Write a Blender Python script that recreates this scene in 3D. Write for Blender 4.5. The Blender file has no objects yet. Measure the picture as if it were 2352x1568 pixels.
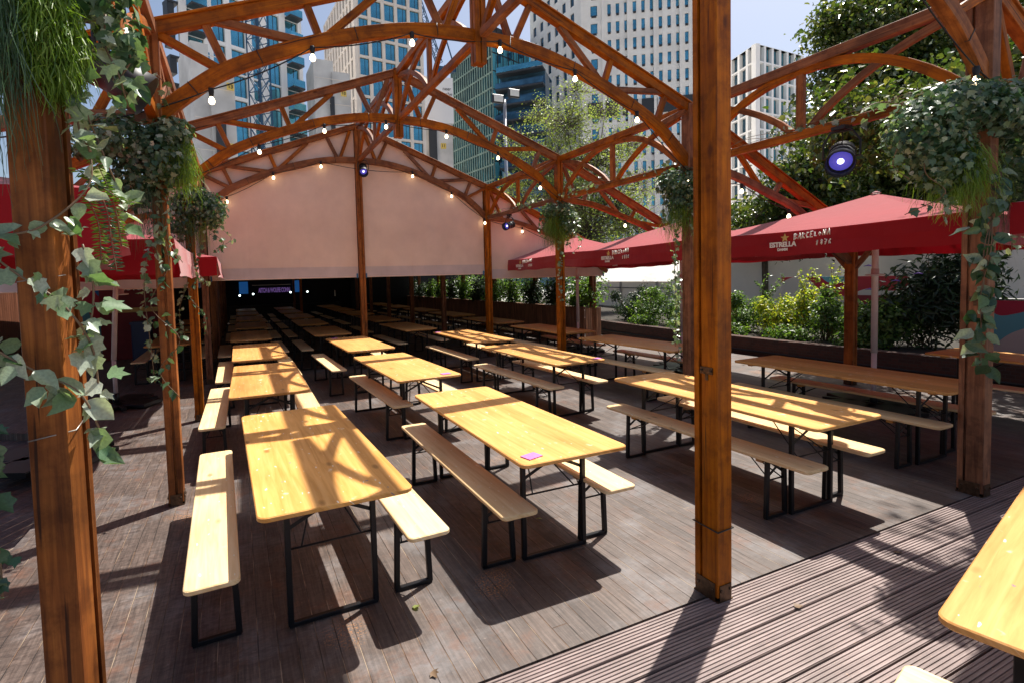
import bpy, math, random
import numpy as np
from mathutils import Vector, Matrix
random.seed(7)
rng = np.random.default_rng(11)
R = math.radians
scene = bpy.context.scene
COL = scene.collection

# ------------------------------------------------------------------ camera
cam_d = bpy.data.cameras.new('camera'); cam = bpy.data.objects.new('camera', cam_d); COL.objects.link(cam)
scene.camera = cam
F_PX, PPX, PPY = 1187.81, 1078.53, 700.85            # measured on a 2352 px wide view of the photograph
cam_d.sensor_width = 36; cam_d.sensor_fit = 'HORIZONTAL'
cam_d.lens = 36 * F_PX / 2352
cam_d.shift_x = (1176 - PPX) / 2352
cam_d.shift_y = -(784 - PPY) / 2352
cam_d.clip_start = 0.05; cam_d.clip_end = 2000
pitch, yaw, roll = 0.05186672, 0.42037711, -0.02760759
fw = Vector((math.sin(yaw)*math.cos(pitch), math.cos(yaw)*math.cos(pitch), -math.sin(pitch)))
rt = fw.cross(Vector((0, 0, 1))).normalized(); up = rt.cross(fw)
c_, s_ = math.cos(roll), math.sin(roll)
rt2 = rt*c_ + up*s_; up2 = rt*(-s_) + up*c_
M = Matrix((rt2, up2, -fw)).transposed().to_4x4()
M.translation = (0.57004428, -5.14519009, 1.90322943)
cam.matrix_world = M

# ------------------------------------------------------------------ world, sun, exposure
SUN = Vector((0.48, 0.255, 1.0)).normalized()
world = bpy.data.worlds.new('World'); scene.world = world; world.use_nodes = True
wn = world.node_tree; bg = wn.nodes['Background']
sky = wn.nodes.new('ShaderNodeTexSky'); sky.sky_type = 'NISHITA'; sky.sun_disc = False
sky.sun_elevation = math.asin(SUN.z); sky.sun_rotation = math.atan2(SUN.x, SUN.y)
sky.air_density = 1.0; sky.dust_density = 3.0; sky.ozone_density = 1.2
wn.links.new(sky.outputs[0], bg.inputs[0]); bg.inputs[1].default_value = 0.085
sd = bpy.data.lights.new('sun', 'SUN'); sd.energy = 5.0; sd.angle = R(0.53); sd.color = (1.0, 0.95, 0.87)
sun = bpy.data.objects.new('sun', sd); COL.objects.link(sun)
sun.rotation_euler = (-SUN).to_track_quat('-Z', 'Y').to_euler(); sun.location = (10, 5, 30)
scene.view_settings.view_transform = 'Standard'; scene.view_settings.look = 'None'
scene.view_settings.gamma = 1.0; scene.view_settings.exposure = 0.75
scene.render.engine = 'CYCLES'
scene.cycles.max_bounces = 6; scene.cycles.transparent_max_bounces = 6
scene.render.resolution_x = 1024; scene.render.resolution_y = 682

# ------------------------------------------------------------------ materials
def new_mat(name):
    m = bpy.data.materials.new(name); m.use_nodes = True
    n = m.node_tree.nodes; l = m.node_tree.links
    return m, n, l, n['Principled BSDF']

def nd(n, t, **k):
    x = n.new(t)
    for a, b in k.items():
        if hasattr(x, a): setattr(x, a, b)
        else: x.inputs[a].default_value = b
    return x

def ramp(n, stops, interp='LINEAR'):
    r = n.new('ShaderNodeValToRGB'); e = r.color_ramp.elements; r.color_ramp.interpolation = interp
    while len(e) > 1: e.remove(e[0])
    e[0].position = stops[0][0]; e[0].color = (*stops[0][1], 1)
    for p, c in stops[1:]:
        x = e.new(p); x.color = (*c, 1)
    return r

def mix(n, l, a, b, fac, mode='MIX'):
    m = n.new('ShaderNodeMix'); m.data_type = 'RGBA'; m.blend_type = mode
    for i, v in ((6, a), (7, b)):
        if isinstance(v, tuple): m.inputs[i].default_value = (*v, 1)
        else: l.new(v, m.inputs[i])
    if isinstance(fac, (int, float)): m.inputs[0].default_value = fac
    else: l.new(fac, m.inputs[0])
    return m.outputs[2]

def wood_mat(name, dark, mid, light, rough=0.45, grain=1.0, bump=0.15, rand=0.25, knots=True, wear=0.0, coat=0.0, tint=None, spec=.5, bands=0, cracks=False, flecks=False):
    """Grain runs along the U direction of the UV map (metres)."""
    m, n, l, p = new_mat(name)
    uv = n.new('ShaderNodeUVMap'); oi = n.new('ShaderNodeObjectInfo')
    off = nd(n, 'ShaderNodeVectorMath', operation='SCALE'); l.new(oi.outputs['Random'], off.inputs[3]); off.inputs[0].default_value = (37, 91, 0)
    add = nd(n, 'ShaderNodeVectorMath', operation='ADD'); l.new(uv.outputs[0], add.inputs[0]); l.new(off.outputs[0], add.inputs[1])
    mp = nd(n, 'ShaderNodeMapping'); mp.inputs['Scale'].default_value = (1.2, 26 * grain, 1); l.new(add.outputs[0], mp.inputs[0])
    no = nd(n, 'ShaderNodeTexNoise', Scale=1.6, Detail=7.0, Roughness=0.6, Distortion=0.6); l.new(mp.outputs[0], no.inputs[0])
    rp = ramp(n, [(0.25, dark), (0.5, mid), (0.75, light)]); l.new(no.outputs[0], rp.inputs[0])
    col = rp.outputs[0]
    mp2 = nd(n, 'ShaderNodeMapping'); mp2.inputs['Scale'].default_value = (1.1, 3.0, 1); l.new(add.outputs[0], mp2.inputs[0])
    n2 = nd(n, 'ShaderNodeTexNoise', Scale=1.3, Detail=3.0); l.new(mp2.outputs[0], n2.inputs[0])
    r2 = ramp(n, [(0.3, (1-rand,)*3), (0.7, (1+rand*.6,)*3)]); l.new(n2.outputs[0], r2.inputs[0])
    col = mix(n, l, col, r2.outputs[0], 1.0, 'MULTIPLY')
    hv = nd(n, 'ShaderNodeMapRange'); l.new(oi.outputs['Random'], hv.inputs[0]); hv.inputs[3].default_value = 1-rand*.6; hv.inputs[4].default_value = 1+rand*.4
    hs = n.new('ShaderNodeHueSaturation'); hh_ = nd(n, 'ShaderNodeMapRange'); l.new(oi.outputs['Random'], hh_.inputs[0]); hh_.inputs[3].default_value = 1-rand*.5; hh_.inputs[4].default_value = 1+rand*.35; l.new(hh_.outputs[0], hs.inputs['Saturation']); l.new(hv.outputs[0], hs.inputs['Value']); l.new(col, hs.inputs['Color']); col = hs.outputs[0]
    if tint:
        rt_ = ramp(n, [(0.0, tint[0]), (1.0, tint[1])]); l.new(oi.outputs['Random'], rt_.inputs[0]); col = mix(n, l, col, rt_.outputs[0], 1.0, 'MULTIPLY')
    p.inputs['Specular IOR Level'].default_value = spec
    if bands:
        sv = n.new('ShaderNodeSeparateXYZ'); l.new(add.outputs[0], sv.inputs[0])
        dv = nd(n, 'ShaderNodeMath', operation='DIVIDE'); l.new(sv.outputs[1], dv.inputs[0]); dv.inputs[1].default_value = bands
        fl = nd(n, 'ShaderNodeMath', operation='FLOOR'); l.new(dv.outputs[0], fl.inputs[0]); wb = nd(n, 'ShaderNodeTexWhiteNoise', noise_dimensions='1D'); l.new(fl.outputs[0], wb.inputs['W'])
        rb_ = ramp(n, [(0, (.86, .82, .76)), (.5, (1, 1, 1)), (1, (1.06, 1.07, 1.12))]); l.new(wb.outputs[0], rb_.inputs[0]); col = mix(n, l, col, rb_.outputs[0], 1.0, 'MULTIPLY')
    if cracks:
        mpc = nd(n, 'ShaderNodeMapping'); mpc.inputs['Scale'].default_value = (.9, 34, 1); l.new(add.outputs[0], mpc.inputs[0])
        nc = nd(n, 'ShaderNodeTexNoise', Scale=1.0, Detail=2.0); l.new(mpc.outputs[0], nc.inputs[0])
        rc = ramp(n, [(.30, (.9,)*3), (.335, (0, 0, 0))]); l.new(nc.outputs[0], rc.inputs[0]); col = mix(n, l, col, (.035, .012, .006), rc.outputs[0])
        np_ = nd(n, 'ShaderNodeTexNoise', Scale=5.0, Detail=5.0, Roughness=.7); l.new(add.outputs[0], np_.inputs[0])
        rp_ = ramp(n, [(.40, (.55, .5, .5)), (.52, (1, 1, 1)), (.68, (1.25, 1.2, 1.1))]); l.new(np_.outputs[0], rp_.inputs[0]); col = mix(n, l, col, rp_.outputs[0], .75, 'MULTIPLY')
    if flecks:
        for (sc_, thr, cc_, f_) in (((14, 40), .72, (.86, .80, .68), .8), ((22, 26), .765, (.16, .17, .24), .75)):
            mpf = nd(n, 'ShaderNodeMapping'); mpf.inputs['Scale'].default_value = (*sc_, 1); mpf.inputs['Location'].default_value = (thr*9, thr*31, 0); l.new(add.outputs[0], mpf.inputs[0])
            nf_ = nd(n, 'ShaderNodeTexNoise', Scale=1.0, Detail=1.0); l.new(mpf.outputs[0], nf_.inputs[0])
            rf_ = ramp(n, [(thr, (0, 0, 0)), (thr+.02, (f_,)*3)]); l.new(nf_.outputs[0], rf_.inputs[0]); col = mix(n, l, col, cc_, rf_.outputs[0])
    if knots:
        mp3 = nd(n, 'ShaderNodeMapping'); mp3.inputs['Scale'].default_value = (3.2, 7.0, 1); l.new(add.outputs[0], mp3.inputs[0])
        vo = nd(n, 'ShaderNodeTexVoronoi', Scale=1.0); l.new(mp3.outputs[0], vo.inputs[0])
        rk = ramp(n, [(0.07, (1, 1, 1)), (0.17, (0, 0, 0))]); l.new(vo.outputs['Distance'], rk.inputs[0])
        wn_ = nd(n, 'ShaderNodeTexWhiteNoise'); l.new(vo.outputs['Position'], wn_.inputs[0])
        th = nd(n, 'ShaderNodeMath', operation='GREATER_THAN'); l.new(wn_.outputs[0], th.inputs[0]); th.inputs[1].default_value = 0.5
        mu = nd(n, 'ShaderNodeMath', operation='MULTIPLY'); l.new(th.outputs[0], mu.inputs[0]); l.new(rk.outputs[0], mu.inputs[1])
        m8 = nd(n, 'ShaderNodeMath', operation='MULTIPLY'); l.new(mu.outputs[0], m8.inputs[0]); m8.inputs[1].default_value = 0.8
        col = mix(n, l, col, tuple(x*0.5 for x in dark), m8.outputs[0])
    if wear > 0:
        nw = nd(n, 'ShaderNodeTexNoise', Scale=9.0, Detail=5.0); l.new(add.outputs[0], nw.inputs[0])
        rw = ramp(n, [(0.66, (0, 0, 0)), (0.72, (wear,)*3)]); l.new(nw.outputs[0], rw.inputs[0])
        col = mix(n, l, col, (0.82, 0.70, 0.5), rw.outputs[0])
    l.new(col, p.inputs['Base Color'])
    p.inputs['Roughness'].default_value = rough
    rr = nd(n, 'ShaderNodeMapRange'); l.new(n2.outputs[0], rr.inputs[0]); rr.inputs[3].default_value = rough-.1; rr.inputs[4].default_value = rough+.14; l.new(rr.outputs[0], p.inputs['Roughness'])
    p.inputs['Coat Weight'].default_value = coat; p.inputs['Coat Roughness'].default_value = 0.18
    b = nd(n, 'ShaderNodeBump', Strength=bump, Distance=0.002); l.new(no.outputs[0], b.inputs['Height']); l.new(b.outputs[0], p.inputs['Normal'])
    return m

def plain(name, col, rough=0.6, metal=0.0, noise=0.12, nscale=6.0, bump=0.0, spec=0.5):
    m, n, l, p = new_mat(name)
    tc = n.new('ShaderNodeTexCoord')
    no = nd(n, 'ShaderNodeTexNoise', Scale=nscale, Detail=5.0); l.new(tc.outputs['Object'], no.inputs[0])
    rp = ramp(n, [(0.3, tuple(x*(1-noise) for x in col)), (0.7, tuple(min(1, x*(1+noise)) for x in col))]); l.new(no.outputs[0], rp.inputs[0])
    l.new(rp.outputs[0], p.inputs['Base Color']); p.inputs['Roughness'].default_value = rough; p.inputs['Metallic'].default_value = metal
    p.inputs['Specular IOR Level'].default_value = spec
    if bump:
        b = nd(n, 'ShaderNodeBump', Strength=bump, Distance=0.01); l.new(no.outputs[0], b.inputs['Height']); l.new(b.outputs[0], p.inputs['Normal'])
    return m

def fabric(name, col, trans=0.25, rough=0.85, sheen=0.3, wrinkle=0.3, stain=0.1, tint=None):
    m, n, l, p = new_mat(name)
    tc = n.new('ShaderNodeTexCoord')
    no = nd(n, 'ShaderNodeTexNoise', Scale=1.5, Detail=6.0, Roughness=.6); l.new(tc.outputs['Object'], no.inputs[0])
    rp = ramp(n, [(0.3, tuple(x*(1-stain) for x in col)), (0.7, tuple(min(1, x*(1+stain*.5)) for x in col))]); l.new(no.outputs[0], rp.inputs[0])
    l.new(rp.outputs[0], p.inputs['Base Color']); p.inputs['Roughness'].default_value = rough
    p.inputs['Sheen Weight'].default_value = sheen; p.inputs['Specular IOR Level'].default_value = 0.25
    n3 = nd(n, 'ShaderNodeTexNoise', Scale=220.0, Detail=2.0); l.new(tc.outputs['Object'], n3.inputs[0])
    ad = nd(n, 'ShaderNodeMath', operation='MULTIPLY_ADD'); l.new(n3.outputs[0], ad.inputs[0]); ad.inputs[1].default_value = 0.02; l.new(no.outputs[0], ad.inputs[2])
    b = nd(n, 'ShaderNodeBump', Strength=wrinkle, Distance=0.05); l.new(ad.outputs[0], b.inputs['Height']); l.new(b.outputs[0], p.inputs['Normal'])
    tr = n.new('ShaderNodeBsdfTranslucent')
    if tint: tr.inputs[0].default_value = (*tint, 1)
    else: l.new(rp.outputs[0], tr.inputs[0])
    ms = n.new('ShaderNodeMixShader'); ms.inputs[0].default_value = trans
    l.new(p.outputs[0], ms.inputs[1]); l.new(tr.outputs[0], ms.inputs[2])
    l.new(ms.outputs[0], n['Material Output'].inputs[0])
    return m

def leaf_mat(name, cols, trans=0.35, rough=0.4):
    m, n, l, p = new_mat(name)
    g = n.new('ShaderNodeNewGeometry')
    rp = ramp(n, [(i/(max(1, len(cols)-1)), c) for i, c in enumerate(cols)]); l.new(g.outputs['Random Per Island'], rp.inputs[0])
    uv = n.new('ShaderNodeUVMap')
    no = nd(n, 'ShaderNodeTexNoise', Scale=30.0, Detail=2.0); l.new(uv.outputs[0], no.inputs[0])
    r2 = ramp(n, [(0.3, (.8, .8, .8)), (0.7, (1.15, 1.15, 1.15))]); l.new(no.outputs[0], r2.inputs[0])
    col = mix(n, l, rp.outputs[0], r2.outputs[0], 1.0, 'MULTIPLY')
    l.new(col, p.inputs['Base Color']); p.inputs['Roughness'].default_value = rough
    tr = n.new('ShaderNodeBsdfTranslucent')
    yc = mix(n, l, col, (1.6, 1.7, .7), 1.0, 'MULTIPLY'); l.new(yc, tr.inputs[0])
    ms = n.new('ShaderNodeMixShader'); ms.inputs[0].default_value = trans
    l.new(p.outputs[0], ms.inputs[1]); l.new(tr.outputs[0], ms.inputs[2]); l.new(ms.outputs[0], n['Material Output'].inputs[0])
    return m

def emit(name, col, s):
    m, n, l, p = new_mat(name)
    p.inputs['Base Color'].default_value = (*col, 1); p.inputs['Emission Color'].default_value = (*col, 1); p.inputs['Emission Strength'].default_value = s
    return m

def deck_mat(name, board=0.097, angle=0.0, base=((.050, .037, .031), (.092, .070, .060), (.146, .116, .101)), panel=True, gapw=0.0028):
    m, n, l, p = new_mat(name)
    tc = n.new('ShaderNodeTexCoord')
    mp = nd(n, 'ShaderNodeMapping'); mp.inputs['Rotation'].default_value = (0, 0, angle); l.new(tc.outputs['Object'], mp.inputs[0])
    sx = n.new('ShaderNodeSeparateXYZ'); l.new(mp.outputs[0], sx.inputs[0])
    def math_(op, a, b=None):
        x = nd(n, 'ShaderNodeMath', operation=op)
        for i, v in ((0, a), (1, b)):
            if v is None: continue
            if isinstance(v, (int, float)): x.inputs[i].default_value = v
            else: l.new(v, x.inputs[i])
        return x.outputs[0]
    q = math_('DIVIDE', sx.outputs[0], board); bi = math_('FLOOR', q); fr = math_('FRACT', q)
    jo = nd(n, 'ShaderNodeTexWhiteNoise', noise_dimensions='1D'); l.new(bi, jo.inputs['W'])
    yq = math_('DIVIDE', math_('ADD', sx.outputs[1], math_('MULTIPLY', jo.outputs[0], 9.0)), 9.0)
    yi = math_('FLOOR', yq); yf = math_('FRACT', yq)
    w2 = nd(n, 'ShaderNodeTexWhiteNoise', noise_dimensions='2D'); cb = n.new('ShaderNodeCombineXYZ'); l.new(bi, cb.inputs[0]); l.new(yi, cb.inputs[1]); l.new(cb.outputs[0], w2.inputs[0])
    # grain
    cg = n.new('ShaderNodeCombineXYZ'); l.new(sx.outputs[0], cg.inputs[0]); l.new(math_('MULTIPLY', sx.outputs[1], 0.05), cg.inputs[1]); l.new(math_('MULTIPLY', w2.outputs[0], 9.0), cg.inputs[2])
    ng = nd(n, 'ShaderNodeTexNoise', Scale=75.0, Detail=5.0, Roughness=.65); l.new(cg.outputs[0], ng.inputs[0])
    rg = ramp(n, [(0.3, base[0]), (0.5, base[1]), (0.72, base[2])]); l.new(ng.outputs[0], rg.inputs[0])
    rb = ramp(n, [(0.0, (.74, .71, .70)), (0.4, (.94, .93, .92)), (0.8, (1.04, 1.0, .97)), (1.0, (1.14, 1.08, 1.03))]); l.new(w2.outputs[0], rb.inputs[0])
    col = mix(n, l, rg.outputs[0], rb.outputs[0], 1.0, 'MULTIPLY')
    # stains: grey paint-like wear and red-brown patches
    ns = nd(n, 'ShaderNodeTexNoise', Scale=2.3, Detail=7.0, Roughness=.65); l.new(tc.outputs['Object'], ns.inputs[0])
    rs = ramp(n, [(0.5, (0, 0, 0)), (0.70, (.6,)*3)]); l.new(ns.outputs[0], rs.inputs[0])
    col = mix(n, l, col, (.20, .195, .20), rs.outputs[0])
    nr = nd(n, 'ShaderNodeTexNoise', Scale=3.1, Detail=8.0, Roughness=.7); l.new(mp.outputs[0], nr.inputs[0])
    rr = ramp(n, [(0.54, (0, 0, 0)), (0.64, (.6,)*3)]); l.new(nr.outputs[0], rr.inputs[0])
    col = mix(n, l, col, (.14, .068, .042), rr.outputs[0])
    nw = nd(n, 'ShaderNodeTexNoise', Scale=26.0, Detail=6.0, Roughness=.8); l.new(mp.outputs[0], nw.inputs[0])
    rw = ramp(n, [(0.60, (0, 0, 0)), (0.72, (.45,)*3)]); l.new(nw.outputs[0], rw.inputs[0])
    col = mix(n, l, col, (.36, .31, .27), rw.outputs[0])
    # heavy scuffing towards the left, orange leaf litter in a few spots
    mk = nd(n, 'ShaderNodeMapRange'); l.new(sx.outputs[0], mk.inputs[0]); mk.inputs[1].default_value = 1.6; mk.inputs[2].default_value = -.2; mk.inputs[3].default_value = .2; mk.inputs[4].default_value = .75
    cs = n.new('ShaderNodeCombineXYZ'); l.new(math_('MULTIPLY', sx.outputs[0], 11.0), cs.inputs[0]); l.new(math_('MULTIPLY', sx.outputs[1], 34.0), cs.inputs[1])
    n5 = nd(n, 'ShaderNodeTexNoise', Scale=1.0, Detail=7.0, Roughness=.75, Distortion=.8); l.new(cs.outputs[0], n5.inputs[0])
    r5 = ramp(n, [(.36, (.36, .30, .30)), (.5, (.95, .92, .92)), (.64, (1.5, 1.42, 1.38))]); l.new(n5.outputs[0], r5.inputs[0])
    col = mix(n, l, col, r5.outputs[0], mk.outputs[0], 'MULTIPLY')
    n6 = nd(n, 'ShaderNodeTexNoise', Scale=1.1, Detail=1.0); l.new(mp.outputs[0], n6.inputs[0]); n7 = nd(n, 'ShaderNodeTexNoise', Scale=90.0, Detail=3.0); l.new(mp.outputs[0], n7.inputs[0])
    r6 = ramp(n, [(.66, (0, 0, 0)), (.72, (1, 1, 1))]); l.new(n6.outputs[0], r6.inputs[0]); r7 = ramp(n, [(.53, (0, 0, 0)), (.6, (.8,)*3)]); l.new(n7.outputs[0], r7.inputs[0])
    col = mix(n, l, col, (.50, .22, .07), math_('MULTIPLY', r6.outputs[0], r7.outputs[0]))
    # gaps between boards
    e1 = math_('MINIMUM', fr, math_('SUBTRACT', 1.0, fr)); e2 = math_('MULTIPLY', math_('MINIMUM', yf, math_('SUBTRACT', 1.0, yf)), 9.0/board)
    g = math_('MINIMUM', e1, e2)
    gf = ramp(n, [(0.0, (.85,)*3), (gapw/board*0.5, (.85,)*3), (gapw/board*1.2, (0, 0, 0))]); l.new(g, gf.inputs[0])
    ngp = nd(n, 'ShaderNodeTexNoise', Scale=4.0, Detail=3.0); l.new(tc.outputs['Object'], ngp.inputs[0])
    rgp = ramp(n, [(0.42, (.02, .015, .012)), (0.52, (.15, .08, .04)), (0.62, (.34, .26, .18))]); l.new(ngp.outputs[0], rgp.inputs[0])
    col = mix(n, l, col, rgp.outputs[0], gf.outputs[0])
    l.new(col, p.inputs['Base Color'])
    rro = nd(n, 'ShaderNodeMapRange'); l.new(ns.outputs[0], rro.inputs[0]); rro.inputs[3].default_value = .42; rro.inputs[4].default_value = .72; l.new(rro.outputs[0], p.inputs['Roughness'])
    hh = math_('SUBTRACT', math_('ADD', math_('MULTIPLY', ng.outputs[0], .25), math_('MULTIPLY', w2.outputs[0], .3)), math_('MULTIPLY', gf.outputs[0], 1.6))
    b = nd(n, 'ShaderNodeBump', Strength=.7, Distance=0.004); l.new(hh, b.inputs['Height']); l.new(b.outputs[0], p.inputs['Normal'])
    return m

MT = {}
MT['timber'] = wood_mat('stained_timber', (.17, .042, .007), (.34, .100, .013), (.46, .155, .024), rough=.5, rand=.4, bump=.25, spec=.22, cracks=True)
MT['timber_shaded'] = wood_mat('shaded_stained_timber', (.085, .022, .005), (.21, .062, .010), (.33, .11, .018), rough=.5, rand=.6, bump=.25, spec=.2, cracks=True)  # patchy stain, darkened so the closest post's shade sits in the colour
MT['timber_dark'] = wood_mat('dark_timber', (.085, .022, .006), (.16, .044, .012), (.23, .07, .018), rough=.5, rand=.35)
MT['table'] = wood_mat('varnished_pine', (.56, .26, .065), (.70, .36, .105), (.78, .44, .15), rough=.42, grain=.8, bump=.06, rand=.14, wear=.7, tint=((1, .86, .62), (1.02, 1.04, 1.3)), spec=.2, bands=.135, flecks=True)
MT['bench'] = wood_mat('pale_pine', (.70, .46, .22), (.82, .60, .33), (.88, .70, .44), rough=.45, grain=.8, bump=.06, rand=.12, wear=.25, tint=((1, .93, .8), (1.05, 1.05, 1.08)), spec=.35, flecks=True)
MT['batten'] = wood_mat('pine_batten', (.38, .16, .04), (.5, .24, .07), (.6, .3, .1), rough=.5)
MT['steel'] = plain('black_steel', (.012, .012, .014), rough=.38, metal=.4, noise=.3)
MT['steel_grey'] = plain('grey_steel', (.42, .42, .44), rough=.4, metal=.7)
MT['rust_plate'] = plain('bronze_plate', (.10, .06, .035), rough=.45, metal=.7, noise=.4, nscale=40)
MT['red'] = fabric('red_canvas', (.34, .003, .010), trans=.12, sheen=.42, wrinkle=.35)
MT['canvas'] = fabric('cream_pink_canvas', (.97, .71, .57), trans=.05, sheen=.0, wrinkle=.25, stain=.12)
MT['canvas_band'] = fabric('greyish_canvas_band', (.80, .64, .60), trans=.12, sheen=.1, wrinkle=.2, stain=.16)
MT['roof_canvas'] = fabric('roof_canvas', (.24, .17, .13), trans=.02, sheen=.1, wrinkle=.2)
MT['tent'] = fabric('white_tent', (.80, .77, .73), trans=.2, sheen=.0, wrinkle=.1, stain=.05)
MT['pole'] = plain('painted_pole', (.62, .50, .48), rough=.35, noise=.08)
MT['print'] = plain('white_print', (.82, .80, .74), rough=.6, noise=.05)
MT['gold'] = plain('gold_print', (.62, .44, .13), rough=.5, noise=.1)
MT['black'] = plain('black_plastic', (.014, .014, .016), rough=.5, noise=.2)
MT['cable'] = plain('black_rubber', (.008, .008, .009), rough=.6)
MT['bulb'] = emit('lit_bulb', (1.0, .80, .50), 5.0)
MT['lens'] = emit('blue_lens', (.10, .09, .60), .35)
MT['lens_core'] = emit('white_blue_lens', (.75, .75, 1.0), 2.5)
MT['ivy'] = leaf_mat('ivy_leaves', [(.018, .05, .022), (.04, .10, .045), (.09, .16, .08), (.03, .085, .05), (.15, .22, .13), (.045, .10, .04)], trans=.25, rough=.32)
MT['ivy_pale'] = leaf_mat('variegated_leaves', [(.05, .13, .045), (.34, .42, .30), (.10, .20, .08), (.52, .57, .48), (.06, .14, .06)], trans=.3, rough=.32)
MT['fern'] = leaf_mat('fern_green', [(.08, .17, .02), (.16, .26, .03), (.22, .33, .05), (.06, .13, .02)], trans=.4)
MT['grass'] = leaf_mat('hanging_grass', [(.03, .07, .03), (.06, .12, .06), (.10, .17, .10)], trans=.3)
MT['stem'] = plain('stem_brown', (.16, .10, .055), rough=.6)
MT['bark'] = plain('tree_bark', (.11, .085, .065), rough=.85, noise=.4, nscale=12, bump=.6)
MT['leaf_dark'] = leaf_mat('linden_leaves', [(.03, .06, .015), (.055, .10, .02), (.08, .12, .025), (.22, .22, .07), (.035, .06, .015), (.12, .15, .04), (.02, .045, .012)], trans=.34, rough=.26)
MT['leaf_spring'] = leaf_mat('spring_leaves', [(.16, .22, .05), (.26, .32, .09), (.33, .37, .13), (.20, .26, .07)], trans=.45)
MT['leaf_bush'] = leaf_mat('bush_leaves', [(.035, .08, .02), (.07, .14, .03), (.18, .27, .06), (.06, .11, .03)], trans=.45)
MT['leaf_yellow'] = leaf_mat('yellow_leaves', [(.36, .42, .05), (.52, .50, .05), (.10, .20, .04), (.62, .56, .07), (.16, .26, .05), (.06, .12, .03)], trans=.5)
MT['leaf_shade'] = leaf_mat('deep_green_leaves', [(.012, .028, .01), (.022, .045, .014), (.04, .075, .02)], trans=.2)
MT['flower'] = plain('purple_flower', (.20, .10, .42), rough=.7)
MT['soil'] = plain('soil', (.035, .028, .02), rough=.95, noise=.4, nscale=8, bump=.5)
MT['ground'] = plain('ground_grey', (.34, .32, .30), rough=.9, noise=.3, nscale=.6)
MT['plank'] = wood_mat('planter_planks', (.22, .075, .025), (.42, .17, .06), (.58, .28, .11), rough=.6, rand=.6)
MT['pink_mat'] = plain('pink_felt', (.55, .16, .42), rough=.8, noise=.15, nscale=60)
MT['blue_mark'] = plain('blue_strap', (.03, .16, .34), rough=.5)
MT['zip'] = plain('zip_tie', (.01, .01, .01), rough=.4)
MT['wire'] = plain('thin_wire', (.35, .33, .30), rough=.4, metal=.8)
MT['dark_wall'] = plain('dark_backdrop', (.012, .011, .012), rough=.8)
MT['maroon'] = plain('maroon_board', (.20, .012, .02), rough=.6)
MT['blue_bin'] = plain('navy_plastic', (.012, .035, .12), rough=.45)
MT['screen_blue'] = emit('blue_glow_panel', (.02, .14, .45), .18)
MT['sign_purple'] = emit('purple_sign_letters', (.20, .11, .36), .25)
MT['spot_white'] = emit('white_spot', (.8, 1.0, .95), 4.0)
MT['concrete'] = plain('raw_concrete', (.56, .55, .53), rough=.9, noise=.22, nscale=.35)
MT['concrete_light'] = plain('pale_concrete', (.74, .66, .58), rough=.9, noise=.08, nscale=.4)
MT['white_panel'] = plain('white_cladding', (.88, .86, .83), rough=.6, noise=.04, nscale=.3)
MT['stone'] = plain('portland_stone', (.84, .81, .76), rough=.85, noise=.10, nscale=.35)
MT['glass_b'] = plain('blue_glass', (.11, .36, .47), rough=.06, metal=.75, noise=.35, nscale=.35)
MT['glass_d'] = plain('dark_glass', (.05, .12, .18), rough=.06, metal=.6, noise=.6, nscale=.4)
MT['glass_t'] = plain('teal_glass', (.10, .42, .55), rough=.05, metal=.85, noise=.25, nscale=.12)
MT['teal_dark'] = plain('dark_teal_glass', (.03, .13, .13), rough=.08, metal=.8, noise=.9, nscale=.5)
MT['frame_dark'] = plain('dark_window_frame', (.03, .032, .036), rough=.5)
MT['frame_green'] = plain('pale_green_frame', (.28, .38, .30), rough=.5, noise=.3, nscale=.4)
MT['lattice'] = plain('crane_blue', (.02, .07, .14), rough=.5)
MT['yellow_plate'] = plain('yellow_plate', (.72, .52, .12), rough=.6)
MT['paper_white'] = plain('banner_white', (.74, .75, .77), rough=.6, noise=.03, nscale=.2)
MT['letter_dark'] = plain('dark_letters', (.02, .02, .025), rough=.7)

def brick_mat():
    m, n, l, p = new_mat('dark_brick')
    tc = n.new('ShaderNodeTexCoord'); mp = nd(n, 'ShaderNodeMapping'); mp.inputs['Rotation'].default_value = (R(90), 0, R(90)); l.new(tc.outputs['Object'], mp.inputs[0])
    sb = n.new('ShaderNodeSeparateXYZ'); l.new(tc.outputs['Object'], sb.inputs[0]); cbk = n.new('ShaderNodeCombineXYZ'); l.new(sb.outputs[1], cbk.inputs[0]); l.new(sb.outputs[2], cbk.inputs[1])
    b = n.new('ShaderNodeTexBrick'); b.inputs['Scale'].default_value = 4.5; b.inputs['Color1'].default_value = (.085, .036, .025, 1); b.inputs['Color2'].default_value = (.045, .026, .02, 1); b.inputs['Mortar'].default_value = (.06, .05, .042, 1)
    l.new(cbk.outputs[0], b.inputs[0]); l.new(b.outputs[0], p.inputs['Base Color']); p.inputs['Roughness'].default_value = .9
    return m
MT['brick'] = brick_mat()

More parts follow.
